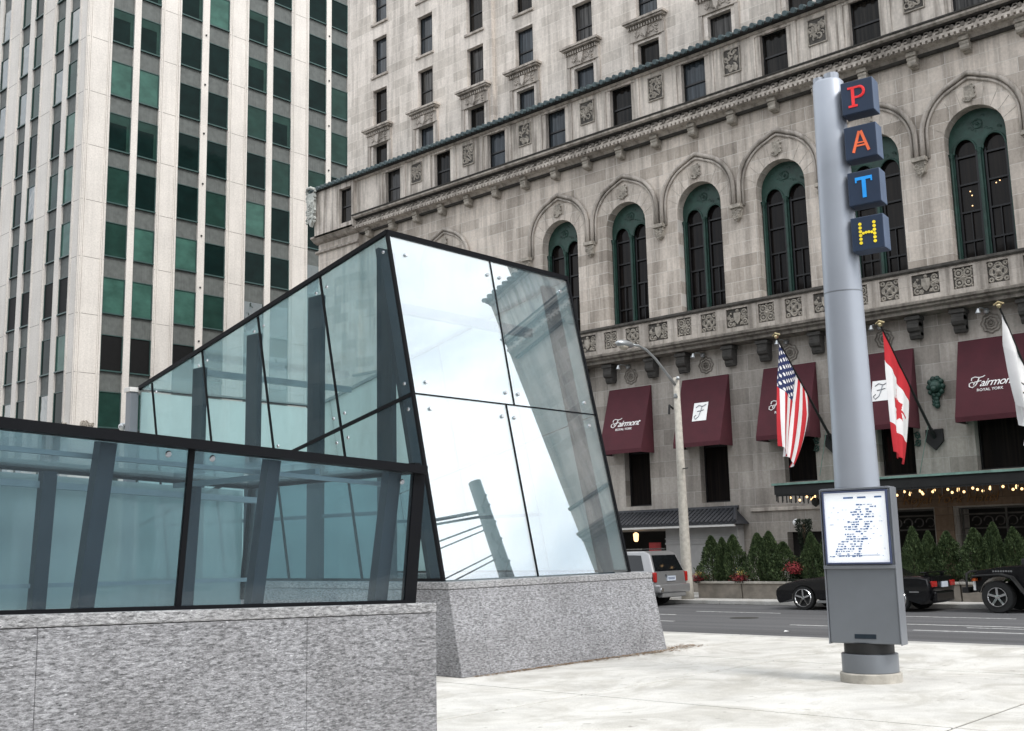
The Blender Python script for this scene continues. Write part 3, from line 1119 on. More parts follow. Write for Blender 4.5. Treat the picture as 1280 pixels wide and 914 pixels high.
# heavy dark brackets under balcony
mb = MB()
mb.box(-.45, 0, -.25, .25, .22, .34)
mb.box(-.4, 0, -.2, .2, .0, .22)
mb.tube([(-.26, -.2, -.02), (-.26, .2, -.02)], .17, 10)
mb.box(-.28, 0, -.19, .19, -.3, .0)
mb.tube([(-.14, -.19, -.3), (-.14, .19, -.3)], .12, 10)
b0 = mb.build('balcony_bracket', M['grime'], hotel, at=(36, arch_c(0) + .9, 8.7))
first = True
for k in range(0, 9):
    for sx in (-1, 1):
        y_ = arch_c(k) - .13 + sx * 1.04
        copy_tree(b0, dloc=(0, y_ - (arch_c(0) + .9), 0), kids=[])
bpy.data.objects.remove(b0)
# rosettes and swan neck lamps above the awnings
mb = MB()
for rad in (.3, .2, .1):
    mb.tube([L(rad * (1 + .08 * math.cos(8 * t)) * math.cos(t), rad * (1 + .08 * math.cos(8 * t)) * math.sin(t), .02) for t in [2 * PI * q / 30 for q in range(31)]], .025, 5)
mb.ball(L(0, 0, .03), .06, 6)
ro = mb.build('rosette', M['carved_mid'], hotel, at=(36, arch_c(1), 8.5))
mb = MB()
mb.ball((-.04, 0, 0), .1, 8)
mb.tube([(0, 0, 0), (-.25, .03, .06), (-.45, .05, .05), (-.6, .06, -.02)], .02, 6)
mb.tube([(-.6, .06, .0), (-.63, .06, -.16)], [.035, .09], 8)
wl0 = mb.build('wall_lamp', M['lamp_grey'], hotel, at=(35.98, arch_c(1) + .1, 8.9))
for k in KS[1:]:
    copy_tree(ro, dloc=(0, arch_c(k) - arch_c(1), 0), kids=[])
    copy_tree(wl0, dloc=(0, arch_c(k) - arch_c(1), 0), kids=[])

# --- pedimented aprons between the two lowest rows of upper windows
def apron(X, c):
    mb = MB()
    mb.box(-.42, .0, -1.08, 1.08, .78, .88)
    mb.box(-.34, .0, -1.0, 1.0, .70, .78)
    mb.box(-.1, .0, -.92, .92, -.02, .70)
    for i in range(13):
        mb.box(-.22, -.1, -.87 + i * .142, -.80 + i * .142, .52, .66)
    relief(mb, lambda a, z, d: V((-.11 - d, a, z + .3)), 1.5, .42, 3, .03, 12)
    mb.prism([(-.14, .45), (.14, .45), (.1, .15), (0, -.02), (-.1, .15)], lambda a, z, d: V((-.1 - d, a, z)), 0, .14)
    for sx in (-1, 1):
        mb.box(-.07, 0, sx * .86 - .1, sx * .86 + .1, -2.4, .0)
    return mb.build('window_apron', M['stone_plain'], hotel, at=(X, c, 23.32))
ap = apron(37.3, upL[0])
for c in upL[1:]:
    copy_tree(ap, dloc=(0, c - upL[0], 0), kids=[])
for c in upR:
    copy_tree(ap, dloc=(.2, c - upL[0], .12), kids=[])

# --- entrance under the canopy
mb = MB()
mb.box(35.93, 35.998, 13.66, 14.24, 0, 2.75)
mb.box(35.93, 35.998, 2, 17.9, 2.76, 3.5)
mb.build('warm_stone_surround', M['warm_stone'], hotel)
tm = text_mb('Royal York Hotel', .43, lambda x, y, d: V((35.92 - d, 13.75 - x, 3.0 + y)), .03, .35)
tm.build('gold_lettering', M['gold'], hotel)
for (a, b, d) in ((14.3, 17.0, 37.15), (2.4, 13.6, 37.15), (24.6, 32.9, 38.95), (17.4, 19.8, 36.41)):
    mb = MB()
    mb.box(d, d + .04, a, b, 0, 2.75)
    mb.build('dark_interior', M['room'], hotel)
for (a, b) in ((14.35, 16.95), (2.5, 13.5)):
    mb = MB()
    for z_ in (2.05, 2.5, 2.68):
        mb.bar((36.3, a, z_), (36.3, b, z_), .05, .05)
    y = a + .2
    while y < b - .1:
        mb.tube([(36.3, y + .14 * math.cos(t * PI / 6), 2.28 + .14 * math.sin(t * PI / 6)) for t in range(11)], .022, 5)
        y += .37
    y = a
    while y < b + .01:
        mb.bar((36.3, y, 0), (36.3, y, 2.7), .06, .06, up=(1, 0, 0))
        y += (b - a) / round((b - a) / 1.3)
    mb.build('door_lattice', M['lattice'], hotel)
# grey panelled bay beside the tiled roof
mb = MB()
mb.box(35.55, 35.998, 21.35, 24.5, 0, 2.42)
mb.box(35.52, 35.56, 21.3, 24.52, 1.75, 1.83)
mb.box(35.52, 35.56, 21.3, 24.52, 1.95, 2.0)
mb.build('grey_bay', M['grey_panel'], hotel, bevel=.01)
mb = MB()
mb.box(35.5, 35.56, 21.25, 24.55, .0, .68)
mb.build('bay_plinth', M['planter'], hotel)
# tiled pent roof over the left entrance
def PR(a, z, d): return V((36 - d, a, z))
mb = MB()
yl, yr = 34.0, 21.1
v_ = [PR(yl, 3.02, 0), PR(yr + .55, 3.02, 0), PR(yr, 2.50, 1.0), PR(yl, 2.50, 1.0), PR(yr, 2.44, 1.0), PR(yl, 2.44, 1.0), PR(yr, 2.44, 0), PR(yl, 2.44, 0)]
mb.add(v_, [(0, 1, 2, 3), (3, 2, 4, 5), (5, 4, 6, 7), (1, 6, 4, 2)])
y = yr + .1
while y < yl:
    t1 = min(1, max(0, (y - yr) / .55))
    mb.tube([PR(y, 2.52, 1.03), PR(y, 2.52 + .52 * t1, 1.0 - 1.0 * t1 + .03)], .05, 6)
    y += .19
for r_ in range(1, 7):
    f_ = r_ / 7
    mb.box(36 - 1.0 + f_ - .02, 36 - 1.0 + f_ + .06, yr + .55 * f_, yl, 2.50 + .52 * f_ - .02, 2.50 + .52 * f_ + .035)
mb.tube([PR(yr, 2.54, 1.02), PR(yr + .55, 3.07, .0)], .07, 7)
mb.tube([PR(yr + .4, 3.06, .03), PR(yl, 3.06, .03)], .07, 7)
mb.build('tiled_pent_roof', M['tile_dark'], hotel)
mb = MB()
mb.box(35.02, 35.1, yr + .05, yl, 2.36, 2.438)
mb.build('pent_roof_fascia', M['offwhite'], hotel)
# lantern and red notice inside the left entrance
mb = MB()
mb.lathe((35.7, 26.0, 1.9), (0, 0, 1), [(.05, 0), (.09, .05), (.11, .3), (.03, .36)], 8)
mb.build('lantern', M['lantern'], hotel)
mb = MB()
mb.box(36.2, 36.24, 25.2, 25.75, 1.45, 1.85)
mb.build('notice_board', M['redsign'], hotel)
mb = MB()
mb.box(36.2, 36.24, 24.62, 24.9, 1.75, 1.86)
mb.build('door_sign', M['brass'], hotel)
# string course right of the pent roof and wall plinth
mb = MB()
sweep(mb, H, [(0, 2.86), (.08, 2.88), (.08, 2.98), (0, 3.0)], 17.95, 21.0)
mb.build('string_course', M['stone_plain'], hotel)
# green lion-head ornaments between the bays
mb = MB()
for k in range(10):
    t = 2 * PI * k / 10
    mb.ball(L(.22 * math.cos(t), .1 + .28 * math.sin(t), .06), .1, 7)
mb.ball(L(0, .12, .1), .22, 9)
mb.ball(L(0, .02, .28), .1, 8)
for z_ in (-.3, -.42, -.52):
    mb.ball(L(0, z_, .06), .1, 7)
    mb.ball(L(.1, z_ + .05, .05), .07, 6)
orn = mb.build('green_ornament', M['copper'], hotel, at=(35.97, 13.85, 6.55), smooth=True)
copy_tree(orn, dloc=(0, -3.55 * 2, 0), kids=[])
sc1 = MB()
for sz in (-1, 1):
    sc1.tube([L(0 + .07 * math.cos(t), sz * .13 + .1 * math.sin(t), .04) for t in [k * .7 for k in range(10)]], .03, 5)
    sc1.tube([L(.12, sz * .2, .04), L(-.1, sz * .05, .04)], .025, 5)
s0 = sc1.build('scroll_bracket', M['copper'], hotel, at=(35.98, 14.6, 5.0))
copy_tree(s0, dloc=(0, 3.62, .1), kids=[])

# ------------------------------------------------------------------ canopy with bulbs
can = thing('entrance_canopy', 'dark green canopy with rows of lit bulbs over the hotel entrance', 'canopy', (36, 10, 3.3))
CY = 18.42
mb = MB()
mb.box(33.3, 35.995, 1.0, CY, 3.38, 3.58)
mb.box(33.22, 33.3, .95, CY + .05, 3.30, 3.60)
mb.box(33.3, 35.99, CY, CY + .06, 3.30, 3.60)
mb.build('deck', M['iron'], can)
mb = MB()
mb.box(33.14, 35.99, .9, CY + .1, 3.604, 3.67)
mb.build('copper_edge', M['verdigris'], can)
mb = MB()
y = CY
while y > 1.2:
    mb.bar((33.25, y, 3.3), (33.25, y, 3.03 if round(y * 10) % 2 else 3.08), .025, .025, up=(1, 0, 0))
    y -= .24
x = 33.4
while x < 35.9:
    mb.bar((x, CY + .03, 3.3), (x, CY + .03, 3.05), .03, .03, up=(1, 0, 0))
    x += .3
mb.box(33.24, 33.27, 1, CY, 3.24, 3.3)
mb.lathe((33.6, 17.2, 2.86), (0, 0, 1), [(.02, 0), (.12, .08), (.14, .22), (.05, .32), (.03, .5)], 10)
mb.build('fringe', M['iron'], can)
bb = MB()
bb.ball((0, 0, 0), .042, 8)
bulb0 = None
cnt = 0
y = CY - .5
row = 0
while y > 7.5 and cnt < 90:
    for xx, zz in ((33.42, 3.19), (34.0, 3.12), (34.7, 3.2)):
        if (row % 4 == 3 and xx > 33.5):
            continue
        yy = y + random.uniform(-.1, .1)
        if bulb0 is None:
            bulb0 = bb.build('light_bulb', M['bulb'], can, at=(xx, yy, zz))
            b00 = (xx, yy, zz)
        else:
            copy_tree(bulb0, dloc=(xx - b00[0], yy - b00[1], zz - b00[2]), kids=[])
        cnt += 1
    y -= .42
    row += 1

# ------------------------------------------------------------------ awnings
def script_word(fr, size, small=True, mb=None):
    """Fairmont in a sloping script with a swash F, ROYAL YORK below"""
    mb = text_mb('airmont', size * .62, lambda x, y, d: fr(x + size * .27, y - size * .02, d), .012, .45, spacing=.88)
    s = size
    F = [[(-1.02, .16), (-1.0, .30), (-.86, .36), (-.62, .30), (-.42, .33), (-.32, .40)],
         [(-.62, .28), (-.70, .06), (-.80, -.14), (-.96, -.24), (-1.12, -.16), (-1.12, 0), (-.98, .07), (-.86, .0), (-.9, -.1)],
         [(-.86, .06), (-.66, .08), (-.5, .12)]]
    for st in F:
        mb.tube([fr(a * s, b * s, .006) for a, b in st], [s * .03] * len(st), 5)
    if small:
        t2 = text_mb('ROYAL YORK', s * .22, lambda x, y, d: fr(x - .05 * s, y - s * .42, d), .012)
        mb.add(t2.v, t2.f)
    return mb

def awning(k, kind, label):
    c = arch_c(k) + .05
    t = thing('window_awning', label, 'awning', (35.99, c, 5.34), 'maroon awnings on the hotel front')
    hw = 1.02
    z0, z1, z2 = 8.02, 5.50, 5.34
    d0, d1 = .06, .88
    mb = MB()
    X = lambda d: 36 - d
    A = [(X(d0), c + hw, z0), (X(d0), c - hw, z0), (X(d1), c - hw, z1), (X(d1), c + hw, z1), (X(d1), c - hw, z2), (X(d1), c + hw, z2),
         (X(.02), c - hw, z2), (X(.02), c + hw, z2), (X(.02), c - hw, z0), (X(.02), c + hw, z0)]
    mb.add(A, [(0, 1, 2, 3), (3, 2, 4, 5), (1, 8, 6, 4, 2), (0, 3, 5, 7, 9), (0, 9, 8, 1)])
    ob = mb.build('canvas', M['awning'], t)
    so = ob.modifiers.new('thick', 'SOLIDIFY')
    so.thickness = .015
    up = V((X(d0) - X(d1), 0, z0 - z1)).normalized()
    rt = V((0, -1, 0))
    nrm = up.cross(rt).normalized()
    if nrm.x > 0: nrm = -nrm
    def fr(x, y, d, zc=6.72):
        f_ = (zc - z1) / (z0 - z1)
        o_ = V((X(d1) + (X(d0) - X(d1)) * f_, c, zc))
        return o_ + rt * x + up * y + nrm * (d + .012)
    if kind == 'word':
        m_ = script_word(lambda x, y, d: fr(x + .06, y - .18, d), .60)
        m_.build('lettering', M['white'], t)
    else:
        b = MB()
        s_ = .31
        f0 = [fr(-s_, -s_ * 1.2 - .05, .0), fr(s_, -s_ * 1.2 - .05, .0), fr(s_, s_ * 1.2 - .05, .0), fr(-s_, s_ * 1.2 - .05, .0)]
        f1 = [fr(-s_, -s_ * 1.2 - .05, .006), fr(s_, -s_ * 1.2 - .05, .006), fr(s_, s_ * 1.2 - .05, .006), fr(-s_, s_ * 1.2 - .05, .006)]
        b.add(f0 + f1, [(0, 1, 2, 3), (4, 5, 6, 7), (0, 1, 5, 4), (1, 2, 6, 5), (2, 3, 7, 6), (3, 0, 4, 7)])
        bo = b.build('emblem_panel', M['white'], t)
        q = MB()
        for st in ([(-.2, .18), (-.08, .26), (.08, .2), (.24, .27)], [(.06, .2), (.02, 0), (-.04, -.2), (-.16, -.3), (-.24, -.2), (-.16, -.12)], [(-.12, .02), (.02, .03), (.16, .06)]):
            q.tube([fr(a, b_ - .05, .014) for a, b_ in st], .016, 5)
        q.build('monogram', M['cab_edge'], bo)
    # fine frame bars under the canvas
    fb = MB()
    fb.tube([(X(.02), c + hw - .05, z2 + .02), (X(d1) + .03, c + hw - .05, z2 + .02)], .015, 5)
    fb.tube([(X(.02), c - hw + .05, z2 + .02), (X(d1) + .03, c - hw + .05, z2 + .02)], .015, 5)
    fb.build('awning_frame', M['iron'], t)
    return t
awning(2, 'word', 'maroon awning with white script lettering, left of the curved street lamp')
awning(3, 'box', 'maroon awning with a small white square emblem, just right of the street lamp post')
awning(4, 'word', 'maroon awning half hidden behind the striped flag with stars')
awning(5, 'box', 'maroon awning behind the red and white maple leaf flag')
awning(6, 'word', 'maroon awning with white script lettering at the right edge of the photo')

# ------------------------------------------------------------------ flags
def leaf_poly():
    half = [(0, 1), (.12, .72), (.24, .78), (.19, .38), (.38, .55), (.44, .44), (.72, .5), (.62, .28), (.72, .18), (.40, -.12), (.44, -.28), (.05, -.2), (.05, -.62)]
    return half + [(-a, b) for a, b in reversed(half)]
LP = leaf_poly()
def inpoly(x, y, P):
    c = False
    j = len(P) - 1
    for i in range(len(P)):
        if (P[i][1] > y) != (P[j][1] > y) and x < (P[j][0] - P[i][0]) * (y - P[i][1]) / (P[j][1] - P[i][1]) + P[i][0]:
            c = not c
        j = i
    return c
def col_us(u, v):
    if v < .42 and u < 7 / 13:
        su, sv = u / (7 / 13) * 9, v / .42 * 11
        iu, iv = int(su), int(sv)
        if (iu + iv) % 2 == 0 and math.hypot(su - iu - .5, sv - iv - .5) < .40:
            return 0
        return 2
    return 1 if int(u * 13) % 2 == 0 else 0
def col_ca(u, v):
    if v < .25 or v > .75:
        return 1
    return 1 if inpoly((v - .5) / .21, -(u - .5) / .38 + .1, LP) else 0
def col_wh(u, v):
    x, y = (v - .5) / .5, (u - .5)
    r = math.hypot(x * .9, y)
    if .25 < r < .29:
        return 2
    if r < .2 and (abs(x) < .03 or abs(y + .1) < .02 or abs(y) < .02 and x > -.03):
        return 2
    return 0
def flag(y0, zb, fn, label, lens, seed, hoist=.46, yoff=0, sweepx=0.2, fa=1.0, spread=.55):
    t = thing('flag', label, 'flag', (35.9, y0, zb), 'flags on slanting poles over the entrance')
    B = V((35.9, y0, zb))
    T = V((32.42, y0, zb + 3.2))
    p = MB()
    p.tube([B, T], [.05, .03], 8)
    p.build('flagpole', M['iron'], t)
    p = MB()
    p.ball(T + V((-.05, 0, .06)), .08, 8)
    p.tube([T + V((-.05, -.14, .1)), T + V((-.12, 0, .16)), T + V((-.05, .14, .1))], .03, 6)
    p.build('finial', M['brass'], t)
    p = MB()
    p.prism([(-.28, .3), (.28, .3), (.28, -.1), (0, -.38), (-.28, -.1)], lambda a, z, d: V((36 - d, y0 + a, zb - .05 + z)), 0.005, .12)
    p.tube([B + V((.08, 0, -.05)), B + V((-.25, 0, .22))], .08, 8)
    p.build('pole_bracket', M['iron'], t)
    rnd = random.Random(seed)
    NU, NV = (91, 150)
    mb = MB()
    vs = []
    ph = rnd.random() * 6
    for i in range(NU + 1):
        u = i / NU
        A = T + (B - T) * (.03 + hoist * u)
        for j in range(NV + 1):
            v = j / NV
            Lu = lens[0] * (1 - u) + lens[1] * u
            s = v ** (.9 + 1.5 * u)
            xt = T.x + sweepx - .1 + spread * u
            x = A.x * (1 - s) + xt * s + .05 * math.sin(5 * v + 3 * u)
            fold = min(1, v * 3) * fa
            y = y0 + (.13 * math.sin(2 * PI * (1.9 * u + .25 * v) + ph) + .05 * math.sin(2 * PI * 4.1 * u + 2 * v)) * fold
            x += .07 * math.cos(2 * PI * (1.9 * u + .25 * v) + ph) * fold
            z = A.z - Lu * v + .06 * math.sin(2 * PI * 1.9 * u + ph) * v
            vs.append((x, y, z))
    fs, mi = [], []
    for i in range(NU):
        for j in range(NV):
            a = i * (NV + 1) + j
            fs.append((a, a + 1, a + NV + 2, a + NV + 1))
            mi.append(fn((i + .5) / NU, (j + .5) / NV))
    mb.v = vs
    mb.f = fs
    mb.mi = mi
    o = mb.build('cloth', [M['flag_white'], M['flag_red'], M['flag_blue'] if fn is not col_wh else M['black']], t, smooth=True)
    s = o.modifiers.new('thick', 'SOLIDIFY')
    s.thickness = .006
    rp = MB()
    rp.tube([B + (T - B) * .12, V((35.95, y0 + .6, zb - 1.15))], .012, 5)
    rp.build('halyard', M['verdigris'], t)
    return t
flag(17.58, 5.16, col_us, 'red and white striped flag with a blue starry corner, hanging from a slanting pole', (3.5, 2.45), 1, hoist=.52, sweepx=-.02, fa=.8, spread=.6)
flag(14.03, 5.02, col_ca, 'red and white flag with a maple leaf, hanging from a slanting pole', (3.8, 2.5), 4, hoist=.5, sweepx=.45, fa=.45)
flag(10.48, 5.02, col_wh, 'plain white flag with a black circular emblem at the right edge of the photo', (2.7, 1.9), 8, hoist=.6, sweepx=1.0)

# ------------------------------------------------------------------ OFFICE TOWER (left)
tower = thing('office_tower', 'tall pale stone office tower with green windows and grey spandrels, left of the hotel', 'building', (34.0, 69.9, 0))
S = .85
def sz(z): return 1.7 + (z - 1.7) * S
TX, TY = 34.0, 69.9
def TR(a, z, d): return V((a, TY - d, z))
def TL(a, z, d): return V((TX - d, a, z))
tops = [24.11 - 4.66 * 2 + 4.655 * i for i in range(0, 11)]      # window heads (unscaled z)
tops = [10.2, 14.81, 19.4, 24.11, 28.72, 33.43, 38.06, 42.62, 47.30, 52.0, 56.65, 61.3]
bots = [7.1, 11.88, 16.41, 21.08, 25.81, 30.29, 34.83, 39.55, 44.25, 48.95, 53.6, 58.25]
colsR = [(42.3, 43.98), (44.82, 46.45), (48.65, 50.5), (51.45, 53.3), (55.6, 57.45), (58.35, 60.2), (62.5, 64.4), (65.25, 67.1)]
colsL = [(84.05, 85.45), (86.6, 88.0), (90.85, 92.2), (93.4, 94.8), (97.65, 99.05), (100.2, 101.6), (104.4, 105.8), (107.0, 108.4)]
colsR = [((a - .2) * S, (b + .06) * S) for a, b in colsR]
colsL = [((a - .12) * S, (b + .22) * S) for a, b in colsL]
ZT = sz(66)
w = MB()
rec = .10
def tower_face(fr, cols, a0, a1):
    # plain piers between the strips, full height
    edges = [a0] + [x for c in cols for x in c] + [a1]
    for i in range(0, len(edges), 2):
        l, r = edges[i], edges[i + 1]
        w.quad(fr(l, 0, 0), fr(r, 0, 0), fr(r, ZT, 0), fr(l, ZT, 0))
    for (l, r) in cols:
        for a in (l, r):
            w.quad(fr(a, 5, 0), fr(a, 5, -rec - .25), fr(a, ZT, -rec - .25), fr(a, ZT, 0))
        w.quad(fr(l, 0, 0), fr(r, 0, 0), fr(r, sz(7.1) - .6, 0), fr(l, sz(7.1) - .6, 0))
tower_face(TR, colsR, TX, 66)
tower_face(TL, colsL, TY, 95.5)
w.quad(TL(95.5, 0, 0), TL(95.5, 0, -40), TL(95.5, ZT, -40), TL(95.5, ZT, 0))
w.quad((TX, TY, ZT), (66, TY, ZT), (66, 95.5, ZT), (TX, 95.5, ZT))
w.quad((66, TY, 0), (66, 95.5, 0), (66, 95.5, ZT), (66, TY, ZT))
w.build('wall', M['tower'], tower)
# raised flat fillets on the wide piers and joints
mb = MB()
jt = MB()
def pier_trim(fr, l, r):
    for a, e in ((l, 1), (r, -1)):
        for q in (.10, .22):
            mb.prism([(a + e * q, 0), (a + e * (q + .07), 0), (a + e * (q + .07), ZT), (a + e * q, ZT)], fr, 0, .05)
wideR = [(TX, colsR[0][0])] + [(colsR[i][1], colsR[i + 1][0]) for i in (1, 3, 5)]
wideL = [(TY, colsL[0][0])] + [(colsL[i][1], colsL[i + 1][0]) for i in (1, 3, 5)]
for l, r in wideR:
    pier_trim(TR, l, r)
for l, r in wideL:
    pier_trim(TL, l, r)
for i, z in enumerate(tops):
    if i % 1 == 0:
        zz = sz(z - 4.1 if False else z - 3.3)
        for l, r in wideR:
            jt.prism([(l + .02, zz), (r - .02, zz), (r - .02, zz + .035), (l + .02, zz + .035)], TR, 0, .004)
        for l, r in wideL:
            jt.prism([(l + .02, zz), (r - .02, zz), (r - .02, zz + .035), (l + .02, zz + .035)], TL, 0, .004)
mb.build('pier_fillets', M['tower'], tower)
jt.build('stone_joints', M['tower_joint'], tower)
# spandrel strips, one per bay
for fr, cols in ((TR, colsR), (TL, colsL)):
    for (l, r) in cols:
        s_ = MB()
        s_.prism([(l, sz(7.1) - .6), (r, sz(7.1) - .6), (r, ZT), (l, ZT)], fr, -rec - .055, -rec - .2)
        s_.build('spandrel_strip', M['spandrel'], tower)
# small square lights between the paired windows
fx = None
for (i, j) in ((2, 3), (6, 7)):
    for k in range(len(tops)):
        if i == 0:
            continue
        a = (colsR[i][1] + colsR[j][0]) / 2
        if fx is None:
            mb = MB()
            mb.box(-.055, .055, -.08, 0, -.055, .055)
            fx = mb.build('facade_fixture', M['iron'], tower, at=(a, TY, sz(tops[k]) + .4))
            fx0 = (a, sz(tops[k]) + .4)
        else:
            copy_tree(fx, dloc=(a - fx0[0], 0, sz(tops[k]) + .4 - fx0[1]), kids=[])
mb = MB()
for l, r in wideR[:2] + wideL[:2]:
    pass
relief(mb, lambda a, z, d: TR(TX + 1.05 + a, sz(11.6) + z, d + .02), 1.0, 1.3, 3, .05, 77)
relief(mb, lambda a, z, d: TL(TY + 1.0 + a, sz(11.6) + z, d + .02), 1.0, 1.3, 3, .05, 78)
relief(mb, lambda a, z, d: TL(colsL[1][1] + 1.0 + a, sz(11.4) + z, d + .02), .9, 1.2, 3, .05, 79)
mb.build('carved_ornament', M['carved'], tower)
types = {  # columns of the right face, rows from the top in view
    0: 'HHHHLHMMLKMD', 1: 'HHHHLHDLLKMD', 2: 'DDHDDDDLLKDD', 3: 'HDLDDDMDMKDD', 4: 'HDHHMDLDMKDD', 5: 'DDDDHMDDMKDD', 6: 'DDDDMMDMMDDD', 7: 'DDDMMDMDMDDD'}
wcount = 0
wcache = {}
def tower_window(fr, l, r, z0, z1, kind, side):
    """one sash: teal frame, pane, sometimes a half-drawn blind"""
    hw, hh = (r - l) / 2, (z1 - z0) / 2
    ca, cz = (l + r) / 2, (z0 + z1) / 2
    f = MB()
    o3 = fr(ca, cz, -rec - .02)
    q = lambda a, z, d: fr(ca + a, cz + z, -rec - .02 + d) - o3
    t = .07
    f.prism([(-hw, -hh), (hw, -hh), (hw, -hh + .09), (-hw, -hh + .09)], q, 0, .12)
    f.prism([(-hw, hh - .05), (hw, hh - .05), (hw, hh), (-hw, hh)], q, 0, .05)
    f.prism([(-hw, -hh + .09), (-hw + t, -hh + .09), (-hw + t, hh - .05), (-hw, hh - .05)], q, 0, .05)
    f.prism([(hw - t, -hh + .09), (hw, -hh + .09), (hw, hh - .05), (hw - t, hh - .05)], q, 0, .05)
    o = f.build('window', M['teal_frame'], tower, at=o3)
    p = MB()
    p.prism([(-hw + t, -hh + .09), (hw - t, -hh + .09), (hw - t, hh - .05), (-hw + t, hh - .05)], q, -.03, .0)
    mt = {'L': 'pane_L', 'M': 'pane_M', 'D': 'pane_D', 'K': 'pane_K', 'H': 'pane_D', 'S': 'pane_S', 'T': 'pane_M'}[kind]
    pn = p.build('pane', M[mt], o, at=o3)
    if kind == 'H':
        b = MB()
        b.prism([(-hw + t, hh * .45), (hw - t, hh * .45), (hw - t, hh * .62), (-hw + t, hh * .62)], q, .002, .01)
        b.prism([(hw - t - .22, -hh + .1), (hw - t, -hh + .1), (hw - t, hh * .45), (hw - t - .22, hh * .45)], q, .002, .01)
        b.prism([(-hw + t, hh * .62), (hw - t, hh * .62), (hw - t, hh - .06), (-hw + t, hh - .06)], q, .002, .006)
        b.build('blind', M['pane_M'], o, at=o3)
    return o
lst = []
for ci, (l, r) in enumerate(colsR):
    for ri in range(12):
        if ri >= 2 or ci < 3:
            lst.append((TR, l, r, ri, types[ci][11 - ri] if ri < 12 else 'D', 'R'))
rr_ = random.Random(5)
for ci, (l, r) in enumerate(colsL[:6]):
    for ri in range(12):
        kind = rr_.choice('SSSDM') if ri > 6 else rr_.choice('SDDMDL')
        if ri == 3: kind = 'K'
        lst.append((TL, l, r, ri, kind, 'L'))
# largest (nearest the corner, in frame) first: these are parts, the rest one mesh
def score(e):
    fr, l, r, ri, kind, sd = e
    P = fr((l + r) / 2, sz(tops[ri]) - 1.3, 0) - V((0, 0, 1.7))
    cx = sum(a * b for a, b in zip(CM[0], P))
    cy = sum(a * b for a, b in zip(CM[1], P))
    cz = sum(a * b for a, b in zip(CM[2], P))
    px, py = 640 + 1383.67 * cx / cz, 457 + 1383.67 * cy / cz
    inside = -10 < px < 450 and -30 < py < 560
    if px > 300 and py > 500 - (px - 100) * .55:
        inside = False
    return (0 if inside else 1, 0 if sd == 'R' else 1, cz)
lst.sort(key=score)
for e in lst[:100]:
    fr, l, r, ri, kind, sd = e
    tower_window(fr, l, r, sz(bots[ri]), sz(tops[ri]), kind, sd)
rest = MB()
for e in lst[100:]:
    fr, l, r, ri, kind, sd = e
    z0, z1 = sz(bots[ri]), sz(tops[ri])
    rest.prism([(l, z0), (r, z0), (r, z1), (l, z1)], fr, -rec - .02, -rec - .05, mi=1)
    rest.prism([(l, z0), (r, z0), (r, z0 + .09), (l, z0 + .09)], fr, -rec + .08, -rec - .02)
o = rest.build('windows', [M['teal_frame'], M['pane_S']], tower)
o['kind'] = 'stuff'

# ------------------------------------------------------------------ unseen block added behind the camera to darken glass reflections
blk = thing('reflection_block', 'unseen dark stone block added behind the viewer to darken reflections in the glass', 'building', (-30, 30, 0))
mb = MB()
holes = []
for i in range(22):
    for j in range(6):
        a = -28 + i * 5.2
        holes.append((a, a + 2.6, 3 + j * 4, 5.6 + j * 4, False))
def BK(a, z, d): return V((-26 + d, a, z))
holes_wall(mb, BK, -30, 90, -.12, 27, holes, .4)
mb.quad((-26, -30, 27), (-26, 90, 27), (-60, 90, 27), (-60, -30, 27))
mb.quad((-26, -30, 0), (-26, -30, 27), (-60, -30, 27), (-60, -30, 0))
mb.quad((-26, 90, 0), (-26, 90, 27), (-60, 90, 27), (-60, 90, 0))
mb.build('wall', M['far_wall'], blk)
mb = MB()
mb.quad((-26.35, -29, 0), (-26.35, 89, 0), (-26.35, 89, 27), (-26.35, -29, 27))
mb.build('glazing', M['pane_D'], blk)

# ------------------------------------------------------------------ BIG GLASS ENTRANCE
big = thing('glass_entrance', 'large leaning glass wedge on a granite base, reflecting white sky', 'glass pavilion', (13.3, 14.5, 0))
TH = math.atan(.219)
es = V((0, math.cos(TH), -math.sin(TH)))
et = V((0, math.sin(TH), math.cos(TH)))
XA, XB = 10.98, 15.30
Bt = V((0, 12.49, 6.56))                   # top front edge (any X)
LF = 5.40                                   # slope length of front
def clip(poly, f):
    out = []
    for i in range(len(poly)):
        a, b = poly[i], poly[(i + 1) % len(poly)]
        fa, fb = f(a), f(b)
        if fa >= 0:
            out.append(a)
        if fa * fb < 0:
            t = fa / (fa - fb)
            out.append((a[0] + (b[0] - a[0]) * t, a[1] + (b[1] - a[1]) * t))
    return out
ZG = 1.285
YB = 19.78
def side_panels(X, thick, mat, name, fittings=False):
    cuts = [0, 1.70, 3.47, 5.24, 7.02, 9.0]
    tm_ = [0, 2.62, 6.2]
    for i in range(len(cuts) - 1):
        for j in range(2):
            g_ = .012
            q = [(cuts[i] + g_, -(tm_[j] + g_)), (cuts[i + 1] - g_, -(tm_[j] + g_)), (cuts[i + 1] - g_, -(tm_[j + 1] - g_)), (cuts[i] + g_, -(tm_[j + 1] - g_))]
            P = [(Bt.y + s * es.y + t * et.y, Bt.z + s * es.z + t * et.z) for s, t in q]
            P = clip(P, lambda p: p[1] - ZG)
            P = clip(P, lambda p: YB - p[0])
            if len(P) < 3:
                continue
            area = abs(sum(P[k][0] * P[(k + 1) % len(P)][1] - P[(k + 1) % len(P)][0] * P[k][1] for k in range(len(P)))) / 2
            if area < .02:
                continue
            m_ = MB()
            m_.prism(P, lambda a, b, d: V((X + d, a, b)), 0, thick)
            m_.build(name, mat, big)
side_panels(XA, .014, M['glass_side'], 'side_pane')
side_panels(XB, .014, M['glass_far'], 'far_pane')
